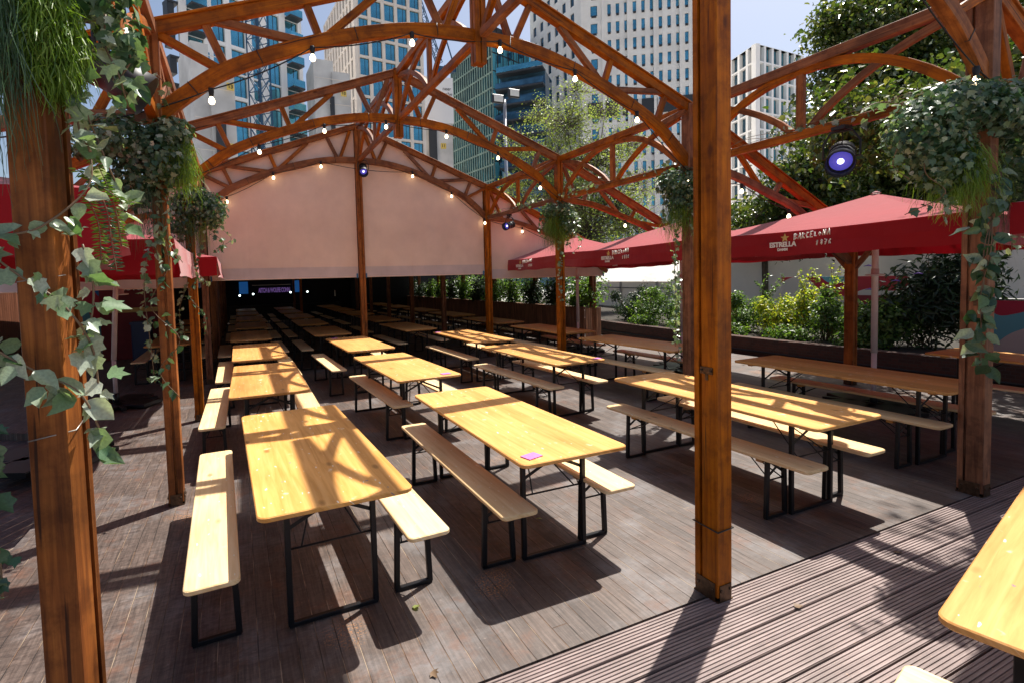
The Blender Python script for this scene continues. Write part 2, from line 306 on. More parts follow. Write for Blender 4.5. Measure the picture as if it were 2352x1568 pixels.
def mural_mat(name, cols, ph=0.0, sc=1.6):
    """large painted colour shapes in horizontal bands with blobby borders"""
    m, n, l, p = new_mat(name)
    tc = n.new('ShaderNodeTexCoord'); sx = n.new('ShaderNodeSeparateXYZ'); l.new(tc.outputs['Object'], sx.inputs[0])
    mp = nd(n, 'ShaderNodeMapping'); mp.inputs['Location'].default_value = (ph, ph, 0); mp.inputs['Scale'].default_value = (1, 1, .35); l.new(tc.outputs['Object'], mp.inputs[0])
    no = nd(n, 'ShaderNodeTexNoise', Scale=sc, Detail=0.0); l.new(mp.outputs[0], no.inputs[0])
    a = nd(n, 'ShaderNodeMath', operation='MULTIPLY_ADD'); l.new(no.outputs[0], a.inputs[0]); a.inputs[1].default_value = 1.7; l.new(sx.outputs[2], a.inputs[2])
    b = nd(n, 'ShaderNodeMath', operation='DIVIDE'); l.new(a.outputs[0], b.inputs[0]); b.inputs[1].default_value = 3.6
    r = ramp(n, cols, 'CONSTANT'); l.new(b.outputs[0], r.inputs[0]); l.new(r.outputs[0], p.inputs['Base Color']); p.inputs['Roughness'].default_value = .6
    return m
MT['mural'] = mural_mat('mural_paint', [(0, (.70, .66, .66)), (.42, (.08, .33, .38)), (.62, (.42, .01, .03)), (.76, (.01, .16, .42))])
MT['mural2'] = mural_mat('mural_paint_dark', [(0, (.02, .05, .16)), (.24, (.45, .35, .30)), (.44, (.10, .28, .30)), (.56, (.36, .01, .03))], ph=3.1)
MT['mural3'] = mural_mat('mural_paint_far', [(0, (.5, .02, .03)), (.3, (.55, .52, .46)), (.58, (.40, .015, .03)), (.72, (.15, .42, .45))], ph=5.0, sc=.9)
MT['deck'] = deck_mat('deck_boards')
MT['deck_left'] = deck_mat('deck_boards_left', board=.13, angle=R(32), base=((.03, .028, .032), (.06, .055, .06), (.11, .10, .10)), gapw=.009)

def rib_mat():
    m, n, l, p = new_mat('ribbed_deck_wood')
    tc = n.new('ShaderNodeTexCoord'); mp = nd(n, 'ShaderNodeMapping'); mp.inputs['Scale'].default_value = (1.3, 60, 20); l.new(tc.outputs['Object'], mp.inputs[0])
    no = nd(n, 'ShaderNodeTexNoise', Scale=1.0, Detail=6.0, Roughness=.65); l.new(mp.outputs[0], no.inputs[0])
    rp = ramp(n, [(0.3, (.12, .085, .078)), (0.5, (.22, .165, .152)), (0.72, (.34, .27, .25))]); l.new(no.outputs[0], rp.inputs[0])
    n2 = nd(n, 'ShaderNodeTexNoise', Scale=2.5, Detail=6.0, Roughness=.7); l.new(tc.outputs['Object'], n2.inputs[0])
    r2 = ramp(n, [(0.35, (.75, .72, .7)), (0.65, (1.15, 1.12, 1.12))]); l.new(n2.outputs[0], r2.inputs[0])
    col = mix(n, l, rp.outputs[0], r2.outputs[0], 1.0, 'MULTIPLY')
    n4 = nd(n, 'ShaderNodeTexNoise', Scale=55.0, Detail=3.0); l.new(tc.outputs['Object'], n4.inputs[0])
    r4 = ramp(n, [(0.69, (0, 0, 0)), (0.73, (.9,)*3)]); l.new(n4.outputs[0], r4.inputs[0])
    col = mix(n, l, col, (.42, .27, .17), r4.outputs[0])
    l.new(col, p.inputs['Base Color']); p.inputs['Roughness'].default_value = .55
    b = nd(n, 'ShaderNodeBump', Strength=.4, Distance=.003); l.new(no.outputs[0], b.inputs['Height']); l.new(b.outputs[0], p.inputs['Normal'])
    return m
MT['rib'] = rib_mat()

# ------------------------------------------------------------------ object helpers
def tag(o, label=None, cat=None, group=None, kind=None):
    if label: o['label'] = label
    if cat: o['category'] = cat
    if group: o['group'] = group
    if kind: o['kind'] = kind
    return o

def empty(name, loc, label, cat, group=None, rz=0.0):
    o = bpy.data.objects.new(name, None); COL.objects.link(o); o.location = loc; o.rotation_euler = (0, 0, rz)
    o.empty_display_size = .2
    return tag(o, label, cat, group)

class MB:
    """collects geometry with a UV map whose U runs along the grain"""
    def __init__(s): s.v = []; s.f = []; s.uv = []; s.sm = []
    def quad_face(s, idx, uvs, smooth=False): s.f.append(idx); s.uv.extend(uvs); s.sm.append(smooth)
    def sweep(s, pts, sect, normals, closed=True, caps=True, smooth=False, u0=None):
        """pts: centre points; sect: list of (a,b) offsets; normals: per point (A,B) axes"""
        u0 = random.uniform(0, 50) if u0 is None else u0
        v0 = random.uniform(0, 50); k = len(sect); base = len(s.v)
        per = [0]
        for i in range(k):
            a, b = sect[i], sect[(i+1) % k]; per.append(per[-1]+math.hypot(a[0]-b[0], a[1]-b[1]))
        L = [0]
        for i in range(1, len(pts)): L.append(L[-1]+(Vector(pts[i])-Vector(pts[i-1])).length)
        for P, (A, B) in zip(pts, normals):
            P = Vector(P)
            for a, b in sect: s.v.append(tuple(P+A*a+B*b))
        for i in range(len(pts)-1):
            for j in range(k):
                j2 = (j+1) % k
                s.quad_face([base+i*k+j, base+i*k+j2, base+(i+1)*k+j2, base+(i+1)*k+j],
                            [(u0+L[i], v0+per[j]), (u0+L[i], v0+per[j+1]), (u0+L[i+1], v0+per[j+1]), (u0+L[i+1], v0+per[j])], smooth)
        if caps:
            n = len(pts)-1
            s.quad_face([base+j for j in range(k)][::-1], [(v0+a*.2, v0+b) for a, b in sect][::-1])
            s.quad_face([base+n*k+j for j in range(k)], [(v0+a*.2, v0+b) for a, b in sect])
    def beam(s, p, q, w, h, side=None, ch=.004):
        """w along side axis, h along the other axis"""
        p, q = Vector(p), Vector(q); d = (q-p).normalized()
        if side is None: side = Vector((0, 0, 1)).cross(d) if abs(d.z) < .99 else Vector((1, 0, 0))
        side = Vector(side); side = (side - d*side.dot(d)).normalized(); o = d.cross(side)
        a, b = w/2, h/2; c = min(ch, a*.6, b*.6)
        sect = [(-a+c, -b), (a-c, -b), (a, -b+c), (a, b-c), (a-c, b), (-a+c, b), (-a, b-c), (-a, -b+c)] if c > 0 else [(-a, -b), (a, -b), (a, b), (-a, b)]
        s.sweep([p, q], sect, [(side, o)]*2)
    def box(s, c, size, ch=.0, axis=None):
        """axis-aligned box, grain along its longest side unless axis given"""
        c = Vector(c); ax = axis if axis is not None else max(range(3), key=lambda i: size[i])
        d = Vector((0, 0, 0)); d[ax] = size[ax]/2
        oth = [i for i in range(3) if i != ax]; sd = Vector((0, 0, 0)); sd[oth[0]] = 1
        dd = d.normalized(); o = dd.cross(sd)
        s.beam(c-d, c+d, size[oth[0]], size[oth[1]], side=sd, ch=ch)
    def arch(s, pts, n, t, h, ch=.004):
        """planar curved member; n thickness direction, h depth in plane"""
        n = Vector(n).normalized(); P = [Vector(p) for p in pts]; nor = []
        for i in range(len(P)):
            d = (P[min(i+1, len(P)-1)]-P[max(i-1, 0)]).normalized(); nor.append((n, d.cross(n)))
        a, b, c = t/2, h/2, ch
        s.sweep(P, [(-a+c, -b), (a-c, -b), (a, -b+c), (a, b-c), (a-c, b), (-a+c, b), (-a, b-c), (-a, -b+c)], nor, smooth=False)
    def tube(s, pts, r, k=8, smooth=True, caps=True):
        P = [Vector(p) for p in pts]; rs = r if isinstance(r, (list, tuple)) else [r]*len(P)
        base = len(s.v); A = None; L = 0
        for i in range(len(P)):
            d = (P[min(i+1, len(P)-1)]-P[max(i-1, 0)])
            if d.length < 1e-9: d = Vector((0, 0, 1))
            d.normalize()
            if A is None: A = d.cross(Vector((0, 0, 1))); A = Vector((1, 0, 0)) if A.length < .05 else A
            A = (A-d*A.dot(d)).normalized(); B = d.cross(A)
            for j in range(k):
                t = 2*math.pi*j/k; s.v.append(tuple(P[i]+(A*math.cos(t)+B*math.sin(t))*rs[i]))
        for i in range(len(P)-1):
            seg = (P[i+1]-P[i]).length
            for j in range(k):
                j2 = (j+1) % k
                s.quad_face([base+i*k+j, base+i*k+j2, base+(i+1)*k+j2, base+(i+1)*k+j], [(L, j/k), (L, (j+1)/k), (L+seg, (j+1)/k), (L+seg, j/k)], smooth)
            L += seg
        if caps:
            s.quad_face([base+j for j in range(k)][::-1], [(0, 0)]*k); n = len(P)-1
            s.quad_face([base+n*k+j for j in range(k)], [(0, 0)]*k)
    def face(s, pts, uvs=None):
        b = len(s.v); s.v += [tuple(p) for p in pts]; s.quad_face(list(range(b, b+len(pts))), uvs or [(p[0], p[1]) for p in pts])
    def lathe(s, prof, origin=(0, 0, 0), axis=(0, 0, 1), k=16, smooth=True):
        o = Vector(origin); z = Vector(axis).normalized(); x = z.orthogonal().normalized(); y = z.cross(x); b = len(s.v); m = len(prof)
        for r, h in prof:
            for j in range(k):
                t = 2*math.pi*j/k; s.v.append(tuple(o+z*h+(x*math.cos(t)+y*math.sin(t))*r))
        for i in range(m-1):
            for j in range(k):
                j2 = (j+1) % k; s.quad_face([b+i*k+j, b+i*k+j2, b+(i+1)*k+j2, b+(i+1)*k+j], [(0, 0), (.1, 0), (.1, .1), (0, .1)], smooth)
        s.quad_face([b+j for j in range(k)][::-1], [(0, 0)]*k); s.quad_face([b+(m-1)*k+j for j in range(k)], [(0, 0)]*k)
    def mesh(s, name, mat):
        me = bpy.data.meshes.new(name); me.from_pydata(s.v, [], s.f); me.materials.append(mat)
        uvl = me.uv_layers.new(name='UVMap'); uvl.data.foreach_set('uv', np.array(s.uv, dtype=np.float32).ravel())
        me.polygons.foreach_set('use_smooth', s.sm); me.update()
        return me
    def build(s, name, mat, parent=None):
        return obj(name, s.mesh(name, mat), parent)

def obj(name, me, parent=None):
    o = bpy.data.objects.new(name, me); COL.objects.link(o)
    if parent is not None: o.parent = parent
    return o

def copy_tree(o, parent=None):
    c = o.copy(); COL.objects.link(c)
    if parent is not None: c.parent = parent
    for ch in o.children: copy_tree(ch, c)
    return c

def text_mesh(s, size, mat, extrude=.002, bold=.0, shear=0.0, space=1.0, name='lettering'):
    cu = bpy.data.curves.new('t', 'FONT'); cu.body = s; cu.size = size; cu.extrude = extrude; cu.offset = bold; cu.shear = shear; cu.space_character = space
    cu.align_x = 'CENTER'; cu.align_y = 'CENTER'; cu.resolution_u = 3
    o = bpy.data.objects.new('t', cu); COL.objects.link(o)
    bpy.context.view_layer.update()
    me = bpy.data.meshes.new_from_object(o.evaluated_get(bpy.context.evaluated_depsgraph_get()))
    bpy.data.objects.remove(o); bpy.data.curves.remove(cu)
    me.name = name; me.materials.clear(); me.materials.append(mat)
    return me

def catmull(pts, n=6):
    P = [Vector(p) for p in pts]; P = [P[0]*2-P[1]]+P+[P[-1]*2-P[-2]]; out = []
    for i in range(1, len(P)-2):
        for k in range(n):
            t = k/n; a, b, c, d = P[i-1], P[i], P[i+1], P[i+2]
            out.append(.5*((2*b)+(c-a)*t+(2*a-5*b+4*c-d)*t*t+(3*b-a-3*c+d)*t**3))
    out.append(P[-2]); return out

# ------------------------------------------------------------------ leaves
def shape(kind):
    if kind == 'ivy':
        h = [(0, -.08, 0), (.30, .02, .04), (.52, .16, .05), (.36, .36, .05), (.44, .62, .02), (.20, .62, .03), (0, 1.0, -.06)]
    elif kind == 'broad':
        h = [(0, 0, 0), (.20, .08, .04), (.36, .30, .07), (.33, .58, .06), (.17, .84, .0), (0, 1.1, -.12)]
    elif kind == 'small':
        h = [(0, 0, 0), (.3, .35, .06), (.2, .75, .03), (0, 1, -.04)]
    elif kind == 'long':
        h = [(0, 0, 0), (.13, .3, .03), (.12, .7, 0), (0, 1.2, -.12)]
    right = np.array(h); left = right.copy(); left[:, 0] *= -1
    k = len(h); v = np.vstack([right, left[1:-1]])
    f1 = list(range(k)); f2 = [0]+list(range(k, 2*k-2))+[k-1]; f2 = f2[::-1]
    return v, [f1, f2]

def leaves_mesh(name, pos, size, kind, mat, nrm=None, tip=None, spread=.6):
    """pos Nx3, size N or scalar, nrm preferred normal Nx3, tip preferred tip direction"""
    pos = np.asarray(pos, float); N = len(pos); v, fs = shape(kind); K = len(v)
    size = np.broadcast_to(np.asarray(size, float), (N,))
    n = rng.normal(size=(N, 3))*spread + (np.array([0, 0, 1.]) if nrm is None else nrm)
    n /= np.linalg.norm(n, axis=1)[:, None]+1e-9
    t = rng.normal(size=(N, 3))*(1.0 if tip is None else .45) + (0 if tip is None else tip)
    t -= (t*n).sum(1)[:, None]*n; t /= np.linalg.norm(t, axis=1)[:, None]+1e-9
    s = np.cross(t, n)
    V = pos[:, None, :] + size[:, None, None]*(v[None, :, 0:1]*s[:, None, :] + v[None, :, 1:2]*t[:, None, :] + v[None, :, 2:3]*n[:, None, :]*1.3)
    V = V + rng.normal(size=V.shape)*(size[:, None, None]*.035)
    V = V.reshape(-1, 3); me = bpy.data.meshes.new(name)
    me.vertices.add(len(V)); me.vertices.foreach_set('co', V.astype(np.float32).ravel())
    li = []; starts = []; tot = []
    loops = []
    for f in fs: loops.append(np.array(f))
    per = sum(len(f) for f in fs)
    allf = np.concatenate(loops); base = (np.arange(N)*K)[:, None]
    L = (allf[None, :]+base).ravel()
    me.loops.add(len(L)); me.loops.foreach_set('vertex_index', L.astype(np.int32))
    fl = [len(f) for f in fs]; st = np.cumsum([0]+fl[:-1])
    S = (st[None, :]+(np.arange(N)*per)[:, None]).ravel()
    me.polygons.add(len(S)); me.polygons.foreach_set('loop_start', S.astype(np.int32)); me.polygons.foreach_set('loop_total', np.tile(fl, N).astype(np.int32))
    me.update(calc_edges=True); me.materials.append(mat)
    uvl = me.uv_layers.new(name='UVMap'); uvc = v[:, :2][allf]; uvl.data.foreach_set('uv', (np.tile(uvc, (N, 1))*.3+np.repeat(rng.random((N, 1))*9, per, axis=0)).astype(np.float32).ravel())
    me.validate(); return me

def strands_mesh(name, roots, length, width, mat, seg=5, sway=.12, drop=1.0, out=None):
    V = []; Fc = []
    for i, r in enumerate(roots):
        p = np.array(r, float); L = length*random.uniform(.45, 1.15); d = np.array([0, 0, -1.0])*drop+rng.normal(size=3)*sway*1.5
        if out is not None: d = d+np.array(out[i])
        a = random.uniform(0, math.pi); w = np.array([math.cos(a), math.sin(a), 0])*width
        b = len(V)
        for k in range(seg+1):
            ww = w*(1-.75*k/seg); V += [p-ww/2, p+ww/2]
            dd = d/np.linalg.norm(d); p = p+dd*L/seg; d = dd*.75+np.array([0, 0, -.6*drop])+rng.normal(size=3)*sway
        for k in range(seg): Fc.append([b+2*k, b+2*k+1, b+2*k+3, b+2*k+2])
    me = bpy.data.meshes.new(name); me.from_pydata([tuple(x) for x in V], [], Fc); me.materials.append(mat)
    me.uv_layers.new(name='UVMap'); return me
# ================================================================== SETTING
def sheet(name, pts, z, mat):
    b = MB(); b.face([(x, y, z) for x, y in pts]); o = b.build(name, mat); o['kind'] = 'structure'; return o
W_, S_ = 6.12, 3.05
HT, HB, KT, KB = 4.11, 3.33, 5.26, 4.20
LX, RX, RZ = -3.56, 9.68, 2.45

g = sheet('ground', [(-600, -600), (600, -600), (600, 600), (-600, 600)], -.22, MT['ground'])
# main deck: a slab with an angled left edge
b = MB()
edge = [(-1.1, -3.0), (-1.0, 1.3), (-1.2, 2.4), (-1.9, 3.4), (-4.2, 4.9), (-6, 6), (-6, 30), (11.0, 30), (11.0, -3.0)]
b.face([(x, y, 0) for x, y in edge])
for i in range(len(edge)):
    p, q = edge[i], edge[(i+1) % len(edge)]; b.face([(p[0], p[1], 0), (p[0], p[1], -.16), (q[0], q[1], -.16), (q[0], q[1], 0)])
o = b.build('timber_deck', MT['deck']); o['kind'] = 'structure'
o = sheet('lower_deck', [(-14, -9), (-1.0, -9), (-1.0, 30), (-14, 30)], -.10, MT['deck_left'])
# ribbed foreground deck: real ribs
b = MB(); bw = .1525; y = -3.018
xs = (-1.0, 11.0)
for k in range(22):
    y1 = y - bw*k; prof = []; nr = 7; gap = .010; w = bw-gap; st = w/nr
    prof.append((y1-.0, -.03))
    for r_ in range(nr):
        a = y1 - r_*st; prof += [(a-.001, .0), (a-st*.62, .0), (a-st*.70, -.0055), (a-st*.94, -.0055)]
    prof.append((y1-w, 0)); prof.append((y1-w, -.03))
    bb = len(b.v)
    for x in xs:
        for yy, zz in prof: b.v.append((x, yy, zz+.002))
    m_ = len(prof)
    for j in range(m_-1): b.quad_face([bb+j, bb+j+1, bb+m_+j+1, bb+m_+j], [(0, 0)]*4)
b.face([(xs[0], -3.02, -.045), (xs[0], -6.5, -.045), (xs[1], -6.5, -.045), (xs[1], -3.02, -.045)])
o = b.build('ribbed_deck', MT['rib']); o['kind'] = 'structure'

# ================================================================== TIMBER PAVILION
def post_mesh(h, wx, wy, z0=0.0, grooves=True):
    b = MB(); a, c = wx/2, wy/2; g_, d = .010, .022
    if grooves is not True:
        e = .004
        sect = [(-a+e, -c), (a-e, -c), (a, -c+e), (a, c-e), (a-e, c), (-a+e, c), (-a, c-e), (-a, -c+e)]
        if grooves == '-x': k = c*.42; sect = [(-a+e, -c), (a-e, -c), (a, -c+e), (a, c-e), (a-e, c), (-a+e, c), (-a, c-e), (-a, k+g_), (-a+d, k+g_), (-a+d, k-g_), (-a, k-g_), (-a, -c+e)]
        if grooves == '+x': k = c*.45; sect = [(-a+e, -c), (a-e, -c), (a, -c+e), (a, k-g_), (a-d, k-g_), (a-d, k+g_), (a, k+g_), (a, c-e), (a-e, c), (-a+e, c), (-a, c-e), (-a, -c+e)]
        if grooves == '-y': k = a*.1; sect = [(-a+e, -c), (k-g_, -c), (k-g_, -c+d), (k+g_, -c+d), (k+g_, -c), (a-e, -c), (a, -c+e), (a, c-e), (a-e, c), (-a+e, c), (-a, c-e), (-a, -c+e)]
        b.sweep([(0, 0, z0), (0, 0, h)], sect, [(Vector((1, 0, 0)), Vector((0, 1, 0)))]*2)
        return b
    sect = [(-a, -c), (-g_, -c), (-g_, -c+d), (g_, -c+d), (g_, -c), (a, -c), (a, -g_), (a-d, -g_), (a-d, g_), (a, g_), (a, c), (g_, c), (g_, c-d), (-g_, c-d), (-g_, c), (-a, c), (-a, g_), (-a+d, g_), (-a+d, -g_), (-a, -g_)]
    b.sweep([(0, 0, z0), (0, 0, h)], sect, [(Vector((1, 0, 0)), Vector((0, 1, 0)))]*2)
    return b

def post(parent, x, y, h, wx=.12, wy=.12, z0=0.0, foot=True, label=None, plate=None, gr='-y', mat='timber'):
    o = post_mesh(h, wx, wy, z0+(.03 if foot else 0), gr).build('post', MT[mat], parent); o.location = (x, y, 0)
    if label: o['label'] = label
    if foot:
        f = MB()
        for sx in (-1, 1):
            f.box((sx*(wx/2+.003), 0, .055), (.005, wy*.8, .11))
            for yy in (-.3, .3): f.lathe([(.009, 0), (.009, .006), (.004, .008)], (sx*(wx/2+.005), yy*wy, .07), (sx, 0, 0), 8)
        for sy in (-1, 1):
            f.box((0, sy*(wy/2+.003), .05), (wx*.8, .005, .10))
            for xx in (-.3, .3): f.lathe([(.009, 0), (.009, .006), (.004, .008)], (xx*wx, sy*(wy/2+.005), .07), (0, sy, 0), 8)
        f.box((0, 0, .004), (wx*1.05, wy*1.05, .008))
        f.build('foot_bracket', MT['rust_plate'], o)
    if plate:
        nx, ny, z = plate; f = MB(); n_ = Vector((nx, ny, 0)); t = Vector((-ny, nx, 0))
        ext = wx/2 if nx else wy/2; off = .012
        c = n_*(ext+.004)+Vector((0, 0, z))+t*off
        f.beam(c-t*.042, c+t*.042, .04, .008, side=(0, 0, 1))
        for k in (-.03, .03): f.lathe([(.008, 0), (.008, .006), (.003, .009)], c+t*k+n_*.004, n_, 10)
        f.beam(c+Vector((0, 0, -.02)), c+Vector((0, 0, -.055)), .02, .008, side=t)
        f.build('catch_plate', MT['rust_plate'], o)
    return o

ARCH = [(0, 3.33), (.30, 3.60), (.62, 3.83), (1.24, 4.12), (1.85, 4.33), (2.45, 4.46), (3.06, 4.49)]
SIDE_B = [(0, 3.33), (.5, 3.29), (.9, 3.22), (1.5, 3.04), (2.15, 2.82), (2.8, 2.45), (3.56, 1.98)]
def truss_members(x0, sgn, y):
    f = lambda x, z: (x0+sgn*x, y, z)
    web = [((.05, 4.03), (.52, 3.80)), ((.41, 4.19), (.555, 3.85)), ((.46, 4.22), (1.28, 4.15)), ((1.28, 4.5), (1.385, 4.22)), ((2.02, 4.78), (1.46, 4.24)), ((2.42, 4.93), (2.62, 4.52)), ((2.90, 5.1), (2.68, 4.52))]
    return f, web
N_Y = (0, 1, 0); N_X = (1, 0, 0)
def gable(parent, y, king_to=KB, canvas_side=False, side=True, nave=True, sides=(1, -1)):
    """one cross truss row: nave gable plus lean-to trusses"""
    if nave:
        b = MB()
        for x0, sg in ((0, 1), (W_, -1)):
            f = lambda x, z: (x0+sg*x, y, z)
            b.beam(f(.0, HT-.05), f(3.0, KT-.05), .09, .115, side=N_Y)
            b.beam(f(.0, HT+.01), f(3.05, KT+.01), .13, .022, side=N_Y)
        tr = b.build('gable_truss', MT['timber'], parent)
        b = MB(); pts = [(x, y, z) for x, z in ARCH]+[(W_-x, y, z) for x, z in ARCH[::-1][1:]]
        b.arch(catmull(pts, 5), N_Y, .085, .125)
        b.build('arched_chord', MT['timber'], tr)
        for x0, sg in ((0, 1), (W_, -1)):
            f, web = truss_members(x0, sg, y)
            for p, q in web:
                b = MB(); b.beam(f(*p), f(*q), .062, .066, side=N_Y); b.build('web_brace', MT['timber'], tr)
        if king_to > .5:
            o = post_mesh(KT+.02, .13, .13, king_to).build('king_post', MT['timber'], tr); o.location = (W_/2, y, 0)
        b = MB()
        for x0, sg in ((0, 1), (W_, -1)):
            for t in (.7, 1.9, 3.3, 4.4):
                pass
        # zip ties round the arch carrying the festoon lights
        path = catmull([(x, y, z) for x, z in ARCH]+[(W_-x, y, z) for x, z in ARCH[::-1][1:]], 5)
        for k in (5, 12, 19, 26, 33, 40, 47, 54):
            if k+1 < len(path):
                P = path[k]; d = (path[k+1]-P).normalized(); nrm = d.cross(Vector(N_Y)); r1 = .062; r2 = .048
                zt = MB(); zt.tube([P+nrm*r1+Vector(N_Y)*r2, P-nrm*r1+Vector(N_Y)*r2, P-nrm*r1-Vector(N_Y)*r2, P+nrm*r1-Vector(N_Y)*r2, P+nrm*r1+Vector(N_Y)*r2], .004, 5); zt.build('cable_tie', MT['zip'], tr)
    for sg, x0 in ((1, W_), (-1, 0)):
        if sg not in sides: continue
        f = lambda x, z: (x0+sg*x, y, z)
        b = MB(); b.beam(f(.06, HT-.05), f(3.62, RZ-.05), .09, .115, side=N_Y); b.beam(f(.06, HT+.01), f(3.7, RZ+.0), .13, .022, side=N_Y)
        tr = b.build('lean_to_truss', MT['timber'], parent)
        b = MB(); b.arch(catmull([f(*q) for q in SIDE_B], 5), N_Y, .08, .10); b.build('arched_chord', MT['timber'], tr)
        for p, q in (((.08, 4.0), (.42, 3.31)), ((.75, 3.74), (1.42, 3.06)), ((.75, 3.74), (.55, 3.3)), ((1.85, 3.22), (1.66, 2.96)), ((1.95, 3.2), (2.75, 2.84)), ((1.9, 2.93), (2.72, 2.84)), ((3.0, 2.70), (2.85, 2.44))):
            b = MB(); b.beam(f(*p), f(*q), .06, .062, side=N_Y); b.build('web_brace', MT['timber'], tr)

def long_truss(parent, x, y0, y1, zt, zb, name='side_truss'):
    L = y1-y0; f = lambda t, z: (x, y0+L*t, z); h = zt-zb
    b = MB(); b.beam(f(.02, zt), f(.98, zt), .10, .10, side=N_X); tr = b.build(name, MT['timber'], parent)
    b = MB(); b.beam(f(.02, zb), f(.98, zb), .075, .085, side=N_X); b.build('bottom_chord', MT['timber'], tr)
    b = MB(); b.arch([f(.025+.95*k/20, zb+.02+(h-.08)*(1-abs(2*k/20-1)**2.3)) for k in range(21)], N_X, .055, .085); b.build('curved_brace', MT['timber'], tr)
    b = MB(); b.beam(f(.5, zb+.04), f(.5, zt-.09), .053, .08, side=N_X); b.build('vertical_strut', MT['timber'], tr)
    for sg in (-1, 1):
        pts = []
        for k in range(11):
            t = k/10; pts.append(f(.5+sg*(.035+.43*t), zb+.05+(h-.11)*(t**.8)+.07*math.sin(math.pi*t)))
        b = MB(); b.arch(pts, N_X, .05, .07); b.build('curved_brace', MT['timber'], tr)
    return tr

pav = empty('timber_pavilion', (0, 0, 0), 'open brown timber pavilion frame of arched trusses over the front tables', 'pavilion')
rows = [-3.0, 0.0, 3.05, 6.10]
for i, y in enumerate(rows):
    gable(pav, y, king_to=(.03 if i in (0, 3) else KB))
post(pav, 0, -3.0, HT, .118, .128, label='closest post, at the left, wrapped in ivy', gr='+x', mat='timber_shaded').rotation_euler = (0, 0, R(-17))
post(pav, 0, 0, HT, .115, .12); post(pav, 0, 3.05, HT, .115, .12); post(pav, 0, 6.10, HT, .115, .20)
post(pav, 6.10, -2.98, HT, .125, .17, plate=(-1, 0, 1.62), gr='-x'); post(pav, W_, 0, HT, .12, .14); post(pav, W_, 3.05, HT, .12, .13); post(pav, W_, 6.10, HT, .12, .16)
o = post(pav, W_/2, -3.0, KT, .115, .165, plate=(-1, 0, 1.34), label='tall centre post standing on the edge of the ribbed deck', gr='-x')
bx = MB(); bx.tube([(-.063, -.088, .42), (.063, -.088, .425), (.063, .088, .43), (-.063, .088, .425), (-.063, -.088, .42)], .004, 6); bx.build('wire_band', MT['zip'], o)
post(pav, W_/2, 6.10, KT, .12, .14, label='centre post in front of the pink canvas curtains')
for x, xs_ in ((0, 'L'), (W_, 'M')):
    for a, b2 in zip(rows[:-1], rows[1:]): long_truss(pav, x, a+.05, b2-.05, HT-.06, HB)
for a, b2 in zip(rows[:-1], rows[1:]): long_truss(pav, W_/2, a+.06, b2-.06, KT-.07, KB+.28, 'ridge_truss')
# outer side posts and beams
for x in (RX, LX):
    for y in (-3.0, 0.0, 3.05):
        post(pav, x, y, RZ, .12, .14)
        b = MB()
        for sg in (-1, 1): b.beam((x, y+sg*.06, RZ-.55), (x, y+sg*.32, RZ-.22), .06, .07, side=N_X)
        b.build('knee_brace', MT['timber'], pav)
    for a, b2 in ((-3, 0), (0, 3.05), (3.05, 6.1)):
        b = MB(); b.beam((x, a+.06, RZ-.07), (x, b2-.06, RZ-.07), .08, .10, side=N_X); b.build('eaves_beam', MT['timber'], pav)

# covered pavilion beyond
pv2 = empty('covered_pavilion', (0, 6.1, 0), 'long shaded pavilion beyond, roofed with canvas on timber posts', 'pavilion')
def P2(o): o.location = Vector(o.location)-Vector((0, 6.1, 0)); return o
y2 = [9.15, 12.2, 15.25, 18.3, 21.35]
for y in y2:
    for x in (0, W_): P2(post(pv2, x, y, HT, .12, .14))
    P2(post(pv2, W_/2, y, KT, .10, .10)) if y > 16 else None
for k in range(6): P2(post(pv2, 9.7, 6.75+3.05*k, RZ, .13, .16)); P2(post(pv2, LX, 6.2+3.05*k, RZ, .13, .16))
b = MB()
for y in y2:
    for x0, sg in ((0, 1), (W_, -1)): b.beam((x0, y-6.1, HT-.05), (W_/2, y-6.1, KT-.05), .09, .115, side=N_Y)
b.build('rafters', MT['timber'], pv2)
b = MB(); ya, yb = 6.14-6.1, 24.2-6.1; nseg = 12
prof = [(LX-.25, RZ-.02), (0, HT+.05), (W_/2, KT+.05), (W_, HT+.05), (RX+.25, RZ-.02)]
for i in range(4):
    (xa, za), (xb, zb) = prof[i], prof[i+1]
    for k in range(nseg):
        p, q = ya+(yb-ya)*k/nseg, ya+(yb-ya)*(k+1)/nseg
        b.face([(xa, p, za), (xb, p, zb), (xb, q, zb), (xa, q, za)])
b.build('canvas_roof', MT['roof_canvas'], pv2)
# front canvas wall: fills the gables at y = 6.1 and hangs to 2 m
def curtain(x0, x1, top, bot, y, name, n=24):
    b = MB(); nz = 10
    for i in range(n):
        for k in range(nz):
            P = []
            for ii, kk in ((i, k), (i+1, k), (i+1, k+1), (i, k+1)):
                x = x0+(x1-x0)*ii/n; zt = top(x); z = zt+(bot-zt)*kk/nz; d = (kk/nz)
                P.append((x, y-6.1+.035*math.sin(x*2.1)*d+.012*math.sin(x*9+1)*d, z))
            b.face(P)
    o = b.build(name, MT['canvas'], pv2)
    b = MB()
    for i in range(n):
        P = []
        for ii, z in ((i, bot), (i+1, bot), (i+1, bot-.22), (i, bot-.22)):
            x = x0+(x1-x0)*ii/n; P.append((x, y-6.1+.035*math.sin(x*2.1)+.012*math.sin(x*9+1)-.004, z+.0))
        b.face(P)
    b.build('lower_band', MT['canvas_band'], o)
    b = MB(); b.tube([(x0+(x1-x0)*k/n, y-6.1+.035*math.sin((x0+(x1-x0)*k/n)*2.1)+.012*math.sin((x0+(x1-x0)*k/n)*9+1), bot-.225) for k in range(n+1)], .012, 6); b.build('hem', MT['canvas'], o)
    b = MB()
    for xx in (x0+.03, x1-.03): b.box((xx, y-6.1-.02, bot-.20), (.03, .02, .10))
    b.build('strap', MT['blue_mark'], o)
